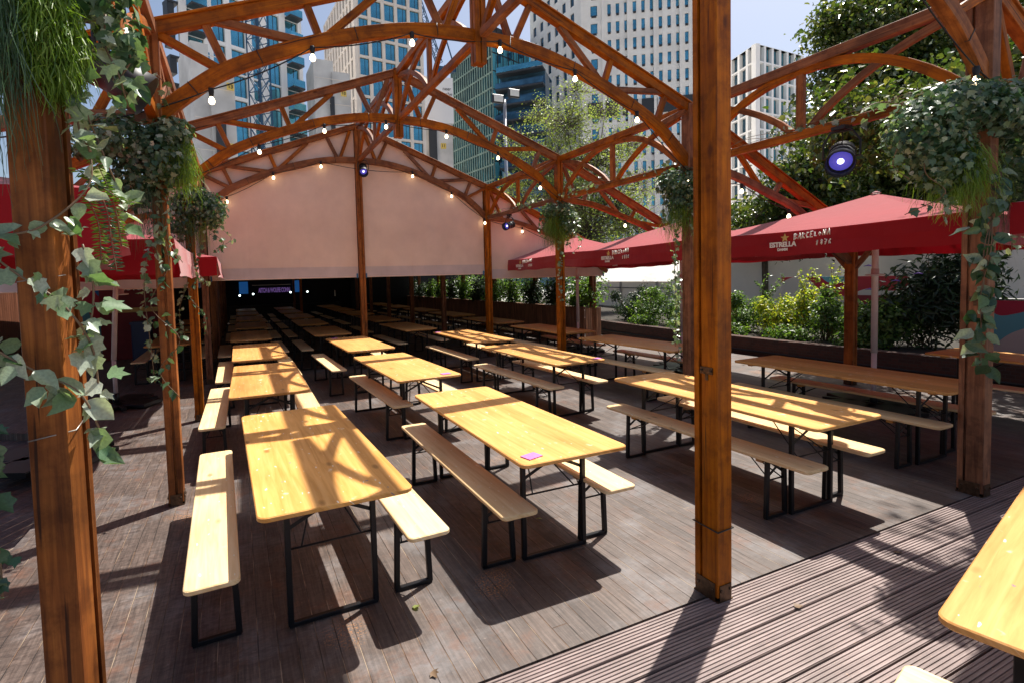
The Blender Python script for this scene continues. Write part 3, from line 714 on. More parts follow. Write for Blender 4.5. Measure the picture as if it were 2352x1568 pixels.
nav = lambda x: (HT+(KT-HT)*x/(W_/2) if x < W_/2 else HT+(KT-HT)*(W_-x)/(W_/2))+.03
curtain(.08, W_/2-.07, nav, 2.22, 6.16, 'canvas_curtain')
curtain(W_/2+.07, W_-.08, nav, 2.22, 6.16, 'canvas_curtain')
curtain(W_+.07, RX-.05, lambda x: HT+(RZ-HT)*(x-W_)/(RX-W_)+.02, 2.10, 6.16, 'canvas_curtain')
curtain(LX+.05, -.07, lambda x: HT+(RZ-HT)*(-x)/(-LX)+.02, 2.10, 6.16, 'canvas_curtain')
# far side walls
b = MB()
for k in range(22):
    b.box((LX+.0, 15.4-6.1+k*.4, 1.2), (.03, .38, 2.4), axis=2)
b.build('side_boarding', MT['timber_dark'], pv2)
b = MB()
for k in range(7): b.box((.10+.0*k, 8.8-6.1+k*.145+.3, 1.05), (.03, .14, 2.1), ch=.003, axis=2)
b.build('board_screen', MT['timber_dark'], pv2)
b = MB(); b.box((3.0, 24.25-6.1, 2.2), (24, .08, 4.8)); b.build('back_wall', MT['dark_wall'], pv2)
b = MB(); b.box((7.9, 23.3-6.1, 1.2), (3.4, .1, 2.3)); b.build('partition', MT['dark_wall'], pv2)
b = MB(); b.box((-2, 16-6.1, 1.2), (3.2, .06, 2.4)); b.build('partition', MT['dark_wall'], pv2)

# ================================================================== BEER TABLES AND BENCHES
def rounded(L, Wd, r, n=4):
    out = []
    for cx, cy, a0 in ((Wd/2-r, L/2-r, 0), (-Wd/2+r, L/2-r, 90), (-Wd/2+r, -L/2+r, 180), (Wd/2-r, -L/2+r, 270)):
        for k in range(n+1):
            a = R(a0+90*k/n); out.append((cx+r*math.cos(a), cy+r*math.sin(a)))
    return out
def slab_mesh(name, L, Wd, t, z, r, mat, c=.005):
    b = MB(); rings = [(rounded(L-2*c, Wd-2*c, r-c/2), z-t), (rounded(L, Wd, r), z-t+c), (rounded(L, Wd, r), z-c), (rounded(L-2*c, Wd-2*c, r-c/2), z)]
    k = len(rings[0][0])
    for pts, zz in rings: b.v += [(x, y, zz) for x, y in pts]
    for i in range(3):
        for j in range(k):
            j2 = (j+1) % k; idx = [i*k+j, i*k+j2, (i+1)*k+j2, (i+1)*k+j]
            b.quad_face(idx, [(b.v[q][1], b.v[q][0]+b.v[q][2]) for q in idx])
    for idx in ([3*k+j for j in range(k)], [j for j in range(k)][::-1]):
        b.quad_face(idx, [(b.v[q][1], b.v[q][0]) for q in idx])
    return b.mesh(name, mat)
ME = {}
ME['tabletop'] = slab_mesh('tabletop', 2.2, .80, .027, .77, .05, MT['table'])
ME['seat'] = slab_mesh('seat', 2.2, .25, .027, .48, .035, MT['bench'])
b = MB(); b.box((0, 0, .728), (.62, .055, .03), ch=.003); ME['table_batten'] = b.mesh('batten', MT['batten'])
b = MB(); b.box((0, 0, .438), (.19, .055, .03), ch=.003); ME['bench_batten'] = b.mesh('batten', MT['batten'])
def leg_mesh(hw, top, fl, inward):
    b = MB()
    for sx in (-1, 1): b.beam((sx*hw, 0, .012), (sx*hw*fl, 0, top), .032, .030, side=N_X, ch=.003)
    b.beam((-hw-.01, 0, .014), (hw+.01, 0, .014), .030, .026, side=N_Y, ch=.003)
    b.beam((-hw*fl, 0, top-.01), (hw*fl, 0, top-.01), .03, .02, side=N_Y)
    return b.mesh('leg_frame', MT['steel'])
def brace_mesh(hw, z0, z1, rod, fold, top):
    b = MB()
    for sx in (-1, 1): b.beam((sx*hw, .012*sx, z0), (-sx*hw*.55, .012*sx, z1), .005, .022, side=N_Y)
    b.tube([(-hw, 0, rod), (hw, 0, rod)], .006, 6)
    b.tube([(-hw*.7, 0, rod), (0, fold, top)], .005, 6); b.tube([(hw*.7, 0, rod), (0, fold, top)], .005, 6)
    return b.mesh('cross_brace', MT['steel'])
ME['table_leg'] = leg_mesh(.24, .745, 1.0, 1); ME['bench_leg'] = leg_mesh(.108, .45, .86, 1)
ME['table_brace_a'] = brace_mesh(.24, .56, .735, .44, .42, .74); ME['table_brace_b'] = brace_mesh(.24, .56, .735, .44, -.42, .74)
ME['bench_brace_a'] = brace_mesh(.10, .34, .44, .30, .26, .45); ME['bench_brace_b'] = brace_mesh(.10, .34, .44, .30, -.26, .45)
def make_table():
    t = empty('beer_table', (0, 0, 0), '', 'table')
    obj('tabletop', ME['tabletop'], t)
    for y in (-.93, .93): obj('batten', ME['table_batten'], t).location = (0, y, 0)
    for y, n_ in ((-.80, 'a'), (.80, 'b')):
        l_ = obj('leg_frame', ME['table_leg'], t); l_.location = (0, y, 0); obj('cross_brace', ME['table_brace_'+n_], l_)
    return t
def make_bench():
    t = empty('beer_bench', (0, 0, 0), '', 'bench')
    obj('seat', ME['seat'], t)
    for y in (-.70, .70): obj('batten', ME['bench_batten'], t).location = (0, y, 0)
    for y, n_ in ((-.77, 'a'), (.77, 'b')):
        l_ = obj('leg_frame', ME['bench_leg'], t); l_.location = (0, y, 0); obj('cross_brace', ME['bench_brace_'+n_], l_)
    return t
T0, B0 = make_table(), make_bench(); usedT = usedB = False
def put(kind, x, y, rz, label, group):
    global usedT, usedB
    if kind == 'T': o = T0 if not usedT else copy_tree(T0); usedT = True
    else: o = B0 if not usedB else copy_tree(B0); usedB = True
    o.location = (x, y, 0); o.rotation_euler = (0, 0, rz); o['label'] = label; o['group'] = group
    return o
ORD = ['front', 'second', 'third', 'fourth', 'fifth', 'sixth', 'seventh', 'eighth']
# near-edge y, x-left of table, left bench x-centre offset, right bench offset
YS = [-2.48, .55, 3.30, 6.30, 9.45, 12.55, 15.7, 18.8]
ROWS = [
 ('left nave row', [.575, .45, .44, .38, .46, .47, .47, .46], [-.61, -.57, -.52, -.52, -.52, -.52, -.52, -.52], [.49, .42, .47, .6, .6, .55, .55, .55]),
 ('middle nave row', [2.10, 2.14, 2.15, 2.03, 2.03, 2.06, 2.05, 2.08], [-.42, -.34, -.56, -.56, -.56, -.57, -.58, -.56], [.36, .42, .5, .5, .5, .5, .5, .5]),
 ('right nave row', [4.27, 4.22, 4.36, 3.95, 4.05, 4.07, 4.05, 4.06], [-.38, -.40, -.44, -.46, -.56, -.56, -.56, -.56], [.36, .32, .40, .57, .6, .55, .55, .55]),
 ('right aisle row', [6.29, 6.22, 6.36, 6.42, 6.52, 6.54, 6.52, 6.50], [-.42, -.48, -.5, -.5, -.5, -.5, -.5, -.5], [.42, .50, .50, .5, .5, .5, .5, .5]),
]
yoff = [[0, .0, 0, 0, 0, 0, 0, 0], [0, -.07, .03, 0, 0, 0, 0, 0], [-.37, -.15, -.17, -.22, -.2, 0, 0, 0], [-.25, -.1, .03, .0, .05, .05, .05, .05]]
rotz = [[1.5, -1, 0, 0, 0, 0, 0, 0], [-.6, 1.5, 1, 0, 0, 0, 0, 0], [0, 1.2, 0, 1, 0, 0, 0, 0], [0, 2.2, 0, 0, 0, 0, 0, 0]]
matspots = []
for ri, (rn, X, BL, BR) in enumerate(ROWS):
    for ti in range(8):
        y0 = YS[ti]+yoff[ri][ti]; cx, cy = X[ti]+.40, y0+1.1; rz = R(rotz[ri][ti])
        lit = ('sunlit' if ti < (3 if ri != 3 else 0) else 'shaded')
        put('T', cx, cy, rz, f'{lit} orange pine folding table, {ORD[ti]} of the {rn}', 'folding pine beer tables')
        j1, j2 = random.uniform(-.03, .03), random.uniform(-.04, .04)
        if ti == 0: j1 = j2 = 0
        sft = {(0, 0): .03, (0, 1): .05}.get((ri, ti), j1)
        put('B', cx+BL[ti], cy+sft, rz+R(.4 if ti else 0), f'{lit} pale pine bench left of the {ORD[ti]} table of the {rn}', 'folding pine benches')
        put('B', cx+BR[ti], cy+(j2 if ti else .02), rz, f'{lit} pale pine bench right of the {ORD[ti]} table of the {rn}', 'folding pine benches')
for k, (x, y) in enumerate(((-1.13, 6.39), (-1.15, 9.4), (-1.15, 12.5))):
    put('T', x+.4, y+1.1, 0, f'shaded orange pine folding table, {ORD[k]} of the left side aisle', 'folding pine beer tables')
    put('B', x+.4-.5, y+1.1, 0, f'shaded pale pine bench on the left of the {ORD[k]} left side-aisle table', 'folding pine benches')
    put('B', x+.4+.55, y+1.1, 0, f'shaded pale pine bench on the right of the {ORD[k]} left side-aisle table', 'folding pine benches')
# right foreground table and bench (cropped by the frame), and one beyond the right post
a = R(12); ex, ey = Vector((math.cos(a), math.sin(a), 0)), Vector((math.sin(a), -math.cos(a), 0))
c = Vector((2.58, -4.27, 0))+ex*1.1+ey*.40
put('T', c.x, c.y, a-R(90), 'scuffed orange pine table cropped by the lower right corner, on the ribbed deck', 'folding pine beer tables')
put('B', 2.585+.27, -4.15-1.08, R(14), 'pale pine bench cropped by the bottom edge beside the corner table', 'folding pine benches')
put('T', 9.13, -2.52, 0, 'dark shaded pine table beyond the ivy post at the right edge', 'folding pine beer tables')
put('B', 8.62, -2.6, 0, 'shaded pine bench left of the table beyond the ivy post', 'folding pine benches')

# pink mats
def mat_pad(x, y, rz, label, z=.771):
    b = MB(); b.box((0, 0, .003), (.115, .085, .006), ch=.001); o = b.build('place_mat', MT['pink_mat']); o.location = (x, y, z); o.rotation_euler = (0, 0, rz)
    tag(o, label, 'place mat', 'pink place mats on the tables')
mat_pad(2.215, -2.36, .25, 'pink square mat on the near left corner of the front middle table')
mat_pad(4.97, .52, .1, 'pink mat on the near right corner of the second table of the right nave row')
mat_pad(2.80, .6, .1, 'pink mat on the near right corner of the second middle table')
mat_pad(4.42, 5.15, .1, 'small pink mat at the far end of the third right-nave table')
mat_pad(2.3, 5.42, .1, 'pink mat on the far left corner of the third middle table')
# ================================================================== UMBRELLAS
def star_mesh(r, mat):
    b = MB(); P = []
    for k in range(10):
        a = math.pi/2+k*math.pi/5; rr = r if k % 2 == 0 else r*.42; P.append((rr*math.cos(a), rr*math.sin(a)))
    n = len(P); b.v += [(x, y, .002) for x, y in P]+[(x, y, -.002) for x, y in P]
    b.quad_face(list(range(n)), [(0, 0)]*n); b.quad_face(list(range(n, 2*n))[::-1], [(0, 0)]*n)
    for j in range(n): b.quad_face([j, n+j, n+(j+1) % n, (j+1) % n], [(0, 0)]*4)
    return b.mesh('star', mat)
LET = dict(a=text_mesh('ESTRELLA', .082, MT['print'], bold=.0035, space=.95), b=text_mesh('DAMM', .044, MT['print'], bold=.002), star=star_mesh(.055, MT['gold']))
def hand_text():
    """hand-lettered BARCELONA / 1876 as brush strokes"""
    G = {'B': [[(0, 0), (.02, 1)], [(0, 1), (.5, .85), (.05, .52), (.55, .3), (0, 0)]], 'A': [[(0, 0), (.3, 1), (.55, 0)], [(.1, .4), (.5, .42)]],
         'R': [[(0, 0), (.03, 1), (.5, .8), (.05, .5), (.55, 0)]], 'C': [[(.5, .85), (.15, .9), (0, .4), (.2, .03), (.55, .12)]], 'E': [[(.5, .95), (0, .95), (.02, .5), (.4, .5), (.02, .48), (0, .02), (.5, .05)]],
         'L': [[(0, .8), (.03, .1), (.45, .1)]], 'O': [[(.2, .6), (.02, .35), (.2, .1), (.42, .35), (.2, .6)]], 'N': [[(0, 0), (.05, .9), (.45, .05), (.5, 1)]],
         '1': [[(0, .6), (.2, 1), (.15, 0)]], '8': [[(.45, .85), (.2, 1), (.1, .75), (.45, .35), (.3, .05), (.05, .25), (.5, .8)]], '7': [[(0, 1), (.5, .95), (.2, 0)], [(.1, .5), (.45, .5)]], '6': [[(.4, 1), (.1, .5), (.15, .08), (.45, .15), (.4, .4), (.1, .35)]]}
    b = MB(); h = .068
    def put_(s, x0, y0, dx, dy, h):
        for i, ch in enumerate(s):
            for st in G[ch]: b.tube([(x0+i*dx+p[0]*h*.8+p[1]*h*.12, y0+i*dy+p[1]*h, .0) for p in st], .0070, 5)
    put_('BARCELONA', 0, 0, h*.70, .0035, h); put_('1876', .26, -.082, h*.66, .001, h*.86)
    return b.mesh('lettering', MT['print'])
LET['hand'] = hand_text()

def umbrella(cx, cy, half, apex, edge, val, label, base=True, pole_dx=0, letter='xneg', rot=0.0, pole_dy=0):
    t = empty('patio_umbrella', (cx, cy, 0), label, 'umbrella', 'large square red umbrellas', rz=rot)
    b = MB(); n = 10
    corners = [(-half, -half), (half, -half), (half, half), (-half, half)]
    def P(side, u, v):
        (x0, y0), (x1, y1) = corners[side], corners[(side+1) % 4]
        x, y = x0+(x1-x0)*u, y0+(y1-y0)*u; sag = .05*math.sin(math.pi*u)*v+.045*math.sin(math.pi*v)
        if v > .99: sag = .03*math.sin(math.pi*u)
        return (x*v, y*v, apex+(edge-apex)*v-sag)
    for sd_ in range(4):
        for i in range(n):
            for k in range(n):
                pts = [P(sd_, i/n, k/n), P(sd_, (i+1)/n, k/n), P(sd_, (i+1)/n, (k+1)/n), P(sd_, i/n, (k+1)/n)]
                if k == 0: pts = [pts[0], pts[2], pts[3]]
                b.face(pts[::-1]); b.sm[-1] = True
    can = b.build('canopy', MT['red'], t)
    b = MB()
    for sd_ in range(4):
        m = 28
        for i in range(m):
            q = []
            for ii in (i, i+1):
                u = ii/m; x, y, z = P(sd_, u, 1.0); (x0, y0), (x1, y1) = corners[sd_], corners[(sd_+1) % 4]
                nx, ny = (y1-y0)/(2*half), -(x1-x0)/(2*half); w = .012*math.sin(u*19+sd_)+.012; wb = .03*math.sin(u*13+sd_*2)+.02
                q.append(((x+nx*.004, y+ny*.004, z+.002), (x+nx*w, y+ny*w, z-val*.5), (x+nx*wb, y+ny*wb, z-val+.008*math.sin(u*25))))
            b.face([q[0][0], q[0][1], q[1][1], q[1][0]]); b.sm[-1] = True; b.face([q[0][1], q[0][2], q[1][2], q[1][1]]); b.sm[-1] = True
    vl = b.build('valance', MT['red'], can)
    b = MB()
    for sx, sy in ((-1, -1), (1, -1), (1, 1), (-1, 1), (0, -1), (1, 0), (0, 1), (-1, 0)):
        b.beam((sx*.06, sy*.06, apex-.17), (sx*half*.98, sy*half*.98, edge-.075), .02, .028)
        b.beam((sx*.07, sy*.07, edge-.12), (sx*half*.5, sy*half*.5, (apex+edge)/2-.14), .018, .02)
    b.build('ribs', MT['steel_grey'], t)
    b = MB(); b.tube([(pole_dx, pole_dy, .75), (0, 0, apex+.02)], .038, 14); b.tube([(pole_dx, pole_dy, .12), (pole_dx, pole_dy, .76)], .032, 14); pl = b.build('pole', MT['pole'], t)
    b = MB(); b.lathe([(.05, 0), (.11, .01), (.11, .025), (.045, .03), (.045, .10)], (0, 0, 1.78), k=14); b.build('hub', MT['pole'], pl)
    b = MB(); b.lathe([(.06, 0), (.04, .012), (.015, .03)], (0, 0, apex+.0), k=12); b.build('finial', MT['red'], can)
    if base:
        b = MB()
        for ang in (20, 110, 200, 290):
            d = Vector((math.cos(R(ang)), math.sin(R(ang)), 0)); b.beam(Vector((pole_dx, pole_dy, .05))+d*.03, Vector((pole_dx, pole_dy, .05))+d*.58, .07, .05)
            d2 = Vector((math.cos(R(ang+45)), math.sin(R(ang+45)), 0)); c = Vector((pole_dx, pole_dy, .045))+d2*.36; b.beam(c-d2*.24, c+d2*.24, .46, .06, ch=.01)
        b.tube([(pole_dx, pole_dy, .02), (pole_dx, pole_dy, .22)], .045, 12); b.build('base', MT['steel'], t)
    # lettering on the valances, near the middle of each face
    for k, (nx, ny) in enumerate(((-1, 0), (0, -1), (0, 1))):
        if k and letter == 'one': continue
        ax = Vector((nx, ny, 0)); tx = Vector((-ny, nx, 0)); cz = edge-.03
        rotm = Matrix((tx, Vector((0, 0, 1)), ax)).transposed().to_4x4()
        for key, u, z in (('a', -.12, cz-.155), ('b', -.12, cz-.215), ('star', -.09, cz-.075), ('hand', .03, cz-.105)):
            o = obj('lettering' if key != 'star' else 'star', LET[key], vl)
            mm = rotm.copy(); mm.translation = ax*(half+(.052 if key != 'hand' else .060))+tx*u+Vector((0, 0, z)); o.matrix_local = mm
    return t
umbrella(8.40, -1.02, 1.65, 2.88, 2.39, .29, 'largest red umbrella in view, to the right of the tall centre post', base=True)
umbrella(8.38, 2.28, 1.63, 2.88, 2.38, .29, 'middle red umbrella, partly behind the tall centre post', base=True)
umbrella(8.22, 5.42, 1.50, 2.84, 2.34, .26, 'furthest red umbrella on the right, against the canvas wall', base=True)
umbrella(7.86, -4.78, 1.65, 2.88, 2.38, .25, 'red umbrella cropped by the right edge of the picture', base=True)
umbrella(-1.91, -.83, 1.60, 2.86, 2.40, .33, 'closest red umbrella on the left, behind the ivy-wrapped post', base=True, rot=R(14))
umbrella(-1.42, 2.02, 1.45, 2.80, 2.36, .33, 'middle red umbrella on the left, behind the closest one', base=True)
umbrella(-1.20, 5.05, 1.50, 2.80, 2.33, .28, 'red umbrella on a pale pole at the far left, over the side aisle', base=True, pole_dy=-.30, pole_dx=-.10)

# ================================================================== FESTOON LIGHTS, SPOTLIGHTS
def festoon(y, pts, label, dy=-.06):
    t = empty('festoon_string', (0, y, 0), label, 'string lights', 'festoon light strings on the trusses')
    P = [Vector((x, dy, z)) for x, z in pts]; b = MB(); path = []
    for i in range(len(P)-1):
        for k in range(8):
            u = k/8; q = P[i].lerp(P[i+1], u); q.z -= .10*(4*u*(1-u))*(P[i+1]-P[i]).length/1.0*.35; path.append(q)
    path.append(P[-1]); b.tube(path, .006, 6); b.build('cable', MT['cable'], t)
    for q in P[1:-1]:
        b = MB(); b.lathe([(.019, 0), (.023, -.004), (.023, -.035), (.018, -.06), (.0165, -.075)], q+Vector((0, 0, .012)), k=12); so = b.build('lamp_socket', MT['cable'], t)
        b = MB(); c = q+Vector((0, 0, -.06)); b.lathe([(.013, 0), (.014, -.010), (.023, -.022), (.027, -.036), (.0255, -.050), (.018, -.062), (.005, -.068)], c, k=14); b.build('bulb', MT['bulb'], so)
fu = .075
festoon(0.0, [(-1.6, 2.98), (-.50, 3.22), (.44, 3.60), (1.31, 4.09), (2.29, 4.38), (3.29, 4.46), (4.27, 4.28), (5.19, 3.90), (6.05, 3.22), (7.05, 3.10), (8.05, 2.78), (9.4, 2.0)], 'string of lit bulbs along the nearest gable truss')
festoon(3.05, [(-1.5, 2.98), (-.3, 3.25), (.95, 3.90), (1.88, 4.28), (2.84, 4.43), (3.87, 4.37), (4.83, 4.08), (5.68, 3.60), (6.3, 3.22), (7.63, 2.95), (8.6, 2.6)], 'string of lit bulbs along the middle gable truss')
festoon(6.10, [(-.2, 3.3), (.46, 3.61), (1.33, 4.12), (2.27, 4.40), (4.26, 4.31), (5.19, 3.90), (6.03, 3.30), (7.05, 3.11), (8.6, 2.6)], 'string of lit bulbs in front of the pink canvas wall')
festoon(-3.0, [(3.2, 4.45), (4.3, 4.25), (5.80, 3.40), (6.6, 3.24)], 'string with one lit bulb at the truss foot, upper right')

def par_can(loc, aim, s, label, hang=.12, lit=True):
    t = empty('stage_lamp', loc, label, 'spotlight', 'stage spotlights on the frame')
    d = Vector(aim).normalized(); L = .34*s; r = .095*s
    b = MB(); o_ = -d*L*.5
    b.lathe([(r*.45, 0), (r*.8, L*.05), (r*.86, L*.35), (r*.92, L*.40), (r*.92, L*.55), (r*.84, L*.58), (r*.84, L*.72), (r*1.0, L*.76), (r*1.06, L*1.10), (r*1.02, L*1.10), (r*.94, L*.82), (r*.9, L*.80)], o_, d, 24)
    for k in range(5): b.lathe([(r*.97, 0), (r*.97, L*.015)], o_+d*L*(.10+.05*k), d, 20)
    body = b.build('housing', MT['black'], t)
    if lit:
        b = MB(); b.lathe([(r*.80, 0), (r*.74, L*.02), (r*.5, L*.035)], o_+d*L*.81, d, 20); b.build('lens', MT['lens'], body)
        b = MB(); b.lathe([(r*.24, 0), (r*.1, L*.012)], o_+d*L*.85, d, 14); b.build('lamp_core', MT['lens_core'], body)
    side = d.cross(Vector((0, 0, 1))).normalized(); b = MB(); R1 = r*1.25
    b.tube([side*R1*.7, side*R1, side*R1+Vector((0, 0, r*1.2)), side*R1*.6+Vector((0, 0, r*2.1)), -side*R1*.6+Vector((0, 0, r*2.1)), -side*R1+Vector((0, 0, r*1.2)), -side*R1, -side*R1*.7], .009*s, 6)
    b.box((0, 0, r*2.1+hang/2), (.03, .03, hang)); b.box((0, 0, r*2.1+hang), (.10*s, .10*s, .035)); b.build('yoke', MT['black'], t)
    b = MB(); b.tube([-d*L*.5, -d*L*.6+Vector((0, 0, .02)), -d*L*.55+Vector((0, 0, .12)), Vector((0, 0, .25*s))], .006, 6); b.build('lamp_cable', MT['cable'], t)
    return t
par_can((6.05, -1.95, 2.99), (-.80, -.42, -.42), 1.25, 'stage spotlight with lit blue lens hanging by the big tree, right', hang=.03)
par_can((6.05, 4.86, 3.03), (-.80, -.42, -.20), .85, 'blue stage spotlight hanging beside the right edge of the canvas wall', hang=.05)
par_can((3.13, 5.95, 4.28), (-.12, -.75, -.52), .95, 'blue stage spotlight on the centre post in front of the canvas wall', hang=.05)
par_can((-.10, -1.5, 3.18), (.85, .06, -.52), 1.3, 'large black stage spotlight among the ivy at the upper left', hang=.02, lit=False)

# ================================================================== GREENERY ON THE FRAME
def blob_points(n, c, r, shell=.55):
    p = rng.normal(size=(n, 3)); p /= np.linalg.norm(p, axis=1)[:, None]; nn = p.copy()
    rad = (shell+(1-shell)*rng.random((n, 1))); return np.array(c)+p*rad*np.array(r), nn
def vine_points(path, step, jit):
    path = catmull(path, 6); out = []; acc = 0
    for a, b_ in zip(path[:-1], path[1:]):
        L = (b_-a).length; k = max(1, int(L/step))
        for i in range(k): out.append(np.array(a.lerp(b_, i/k))+rng.normal(size=3)*jit)
    return np.array(out), path
def ivy_clump(name_label, c, blobs, vines, n, ls=.06, ferns=0, grass=0, fern_at=None, grass_at=None, grass_len=.5, fern_len=.4, anchor=None, cat='ivy'):
    t = empty('ivy_clump', c, name_label, cat, 'ivy hung on the pavilion posts'); c = np.array(c)
    P = []; NN = []
    tot = sum(b_[2] for b_ in blobs)
    for bc, br, wgt in blobs:
        p, nn = blob_points(int(n*wgt/tot), bc, br); P.append(p); NN.append(nn)
    P = np.vstack(P); NN = np.vstack(NN); NN[:, 2] += .35
    k = int(len(P)*.78)
    idx = rng.permutation(len(P)); a, b_ = idx[:k], idx[k:]
    obj('ivy_leaves', leaves_mesh('ivy_leaves', P[a], ls*(.6+.7*rng.random(len(a))), 'ivy', MT['ivy'], NN[a], np.array([0, 0, -.9]), .45), t)
    obj('pale_leaves', leaves_mesh('pale_leaves', P[b_], ls*(.6+.8*rng.random(len(b_))), 'ivy', MT['ivy_pale'], NN[b_], np.array([0, 0, -.8]), .5), t)
    for v in vines:
        pts, path = vine_points([Vector(q) for q in v], ls*.62, ls*.45); b = MB(); b.tube(path, .0035, 5); st = b.build('vine_stem', MT['stem'], t)
        nn = rng.normal(size=(len(pts), 3))*.4+np.array([-.25, -.8, .5])
        obj('vine_leaves', leaves_mesh('vine_leaves', pts, ls*(.8+.9*rng.random(len(pts))), random.choice(['ivy', 'broad', 'ivy']), random.choice([MT['ivy'], MT['ivy_pale'], MT['ivy_pale']]), nn, np.array([0, 0, -.6]), .4), st)
    if grass:
        roots, _ = blob_points(grass, grass_at[0], grass_at[1]); obj('hanging_grass', strands_mesh('hanging_grass', roots, grass_len, .0038, MT['grass'], 6, .16), t)
    if ferns:
        roots, _ = blob_points(ferns, fern_at[0], fern_at[1]); obj('fern_fronds', strands_mesh('fern_fronds', roots, fern_len, .0055, MT['fern'], 4, .35), t)
    for ch in t.children: ch.location = tuple(-c)
    return t
def drop(x, y, z, L, jx=.12):
    return [(x, y, z), (x+random.uniform(-jx, jx)*.4, y+random.uniform(-jx, jx)*.4, z-L*.35), (x+random.uniform(-jx, jx), y+random.uniform(-jx, jx), z-L*.7), (x+random.uniform(-jx, jx), y+random.uniform(-jx, jx), z-L)]
# L1
ivy_clump('big dark ivy clump on the second left post, trailing down it', (0, 0, 2.9),
    [((-.25, -.05, 3.12), (.34, .30, .20), 3), ((.02, -.08, 3.0), (.26, .28, .30), 3), ((-.18, -.05, 2.80), (.24, .24, .26), 1.6), ((.14, -.1, 3.2), (.16, .2, .14), 1), ((-.45, -.05, 3.02), (.14, .14, .08), .5)],
    [drop(-.12, -.12, 2.8, .6), drop(.0, -.13, 2.7, .7), drop(.08, -.12, 2.7, .6), [(-.05, -.1, 2.5), (.05, -.1, 2.1), (-.10, -.12, 1.75), (.10, -.12, 1.45), (-.06, -.12, 1.2), (.08, -.12, .95)], [(-.08, -.1, 2.3), (-.14, -.1, 1.9), (-.12, -.12, 1.5), (-.10, -.12, 1.1)], [(0, -.15, 3.3), (.12, -.2, 3.5), (.05, -.25, 3.62)], [(-.3, -.05, 3.1), (-.5, -.08, 3.08), (-.62, -.1, 3.14)]],
    3600, .046, ferns=420, fern_at=((.20, -.12, 3.02), (.10, .12, .22)), fern_len=.30, grass=160, grass_at=((-.08, -.08, 2.72), (.12, .12, .12)), grass_len=.5)
# L2
ivy_clump('ivy clump on the third left post, beside the pink canvas', (0, 3.05, 2.9),
    [((.05, 3.0, 3.05), (.30, .28, .26), 3), ((.25, 2.95, 2.95), (.26, .22, .28), 2), ((-.1, 3.0, 2.8), (.22, .2, .28), 1.5)],
    [drop(.30, 2.9, 2.8, .45), drop(.42, 2.9, 2.9, .5), drop(.15, 2.88, 2.7, .8), [(-.05, 2.95, 2.5), (.10, 2.95, 2.1), (-.05, 2.93, 1.8), (.12, 2.93, 1.5), (.16, 2.93, 1.2)], drop(-.08, 2.93, 2.4, 1.2)],
    2600, .045, ferns=160, fern_at=((.1, 2.95, 2.85), (.25, .15, .2)), grass=160, grass_at=((0, 2.95, 2.75), (.2, .2, .15)), grass_len=.45)
# M2
ivy_clump('bushy fern and ivy clump on the right post under the middle truss', (W_, 3.05, 2.9),
    [((6.05, 3.0, 3.12), (.30, .36, .16), 2.4), ((6.1, 3.3, 2.95), (.2, .2, .28), 1), ((6.12, 2.72, 2.85), (.18, .22, .26), 1.2)],
    [drop(6.0, 3.5, 3.1, .5), drop(6.05, 2.55, 2.95, .55), drop(6.1, 2.45, 2.9, .6), [(6.05, 2.96, 2.6), (6.08, 2.96, 2.2), (6.03, 2.95, 1.8), (6.08, 2.95, 1.4)]],
    1700, .044, ferns=900, fern_at=((6.04, 2.98, 2.88), (.20, .26, .24)), fern_len=.42, grass=180, grass_at=((6.0, 3.2, 2.9), (.15, .2, .2)), grass_len=.5)
# M1
ivy_clump('dark ivy clump on the right post behind the tall centre post', (W_, 0, 2.9),
    [((6.05, .12, 3.12), (.24, .36, .20), 3), ((6.1, .05, 2.88), (.22, .30, .26), 2), ((6.05, -.25, 3.0), (.2, .2, .25), 1)],
    [drop(6.0, .3, 3.0, .5), drop(6.03, -.2, 2.9, .6), [(6.03, .10, 2.6), (6.0, .12, 2.2), (6.04, .10, 1.7), (5.99, .12, 1.3), (6.03, .10, 1.0), (6.0, .1, .7)], [(6.0, .16, 2.2), (6.0, .12, 1.6), (6.0, .14, .9)]],
    2400, .045, ferns=500, fern_at=((6.03, .05, 2.72), (.18, .22, .16)), fern_len=.40, grass=100, grass_at=((6, .1, 2.8), (.2, .2, .2)))
# R0
ivy_clump('wide dark ivy mass on the right foreground post at the upper right', (6.1, -2.98, 2.9),
    [((5.75, -2.98, 3.12), (.50, .34, .20), 3), ((6.15, -3.05, 3.12), (.50, .34, .24), 2.6), ((5.45, -2.9, 2.95), (.36, .26, .26), 1.8), ((5.6, -2.95, 2.72), (.30, .22, .26), 1.5), ((6.5, -3.1, 2.8), (.30, .24, .40), 1.6)],
    [drop(5.35, -2.95, 2.75, .45), drop(5.5, -3.0, 2.7, .45), drop(5.7, -3.05, 2.7, .4), drop(6.45, -3.12, 2.7, .7), drop(6.6, -3.1, 2.6, .6), drop(5.2, -2.9, 2.95, .4), [(5.4, -2.9, 3.1), (5.1, -2.8, 3.15), (4.9, -2.75, 3.08)]],
    6000, .045, ferns=900, fern_at=((5.72, -3.0, 2.70), (.22, .18, .2)), fern_len=.38, grass=200, grass_at=((6.45, -3.1, 2.6), (.2, .15, .25)), grass_len=.5)
t = empty('leaf_garland', (5.98, -3.1, 2.6), 'garland of broad variegated leaves hanging down the right foreground post', 'garland', 'leaf garlands on posts')
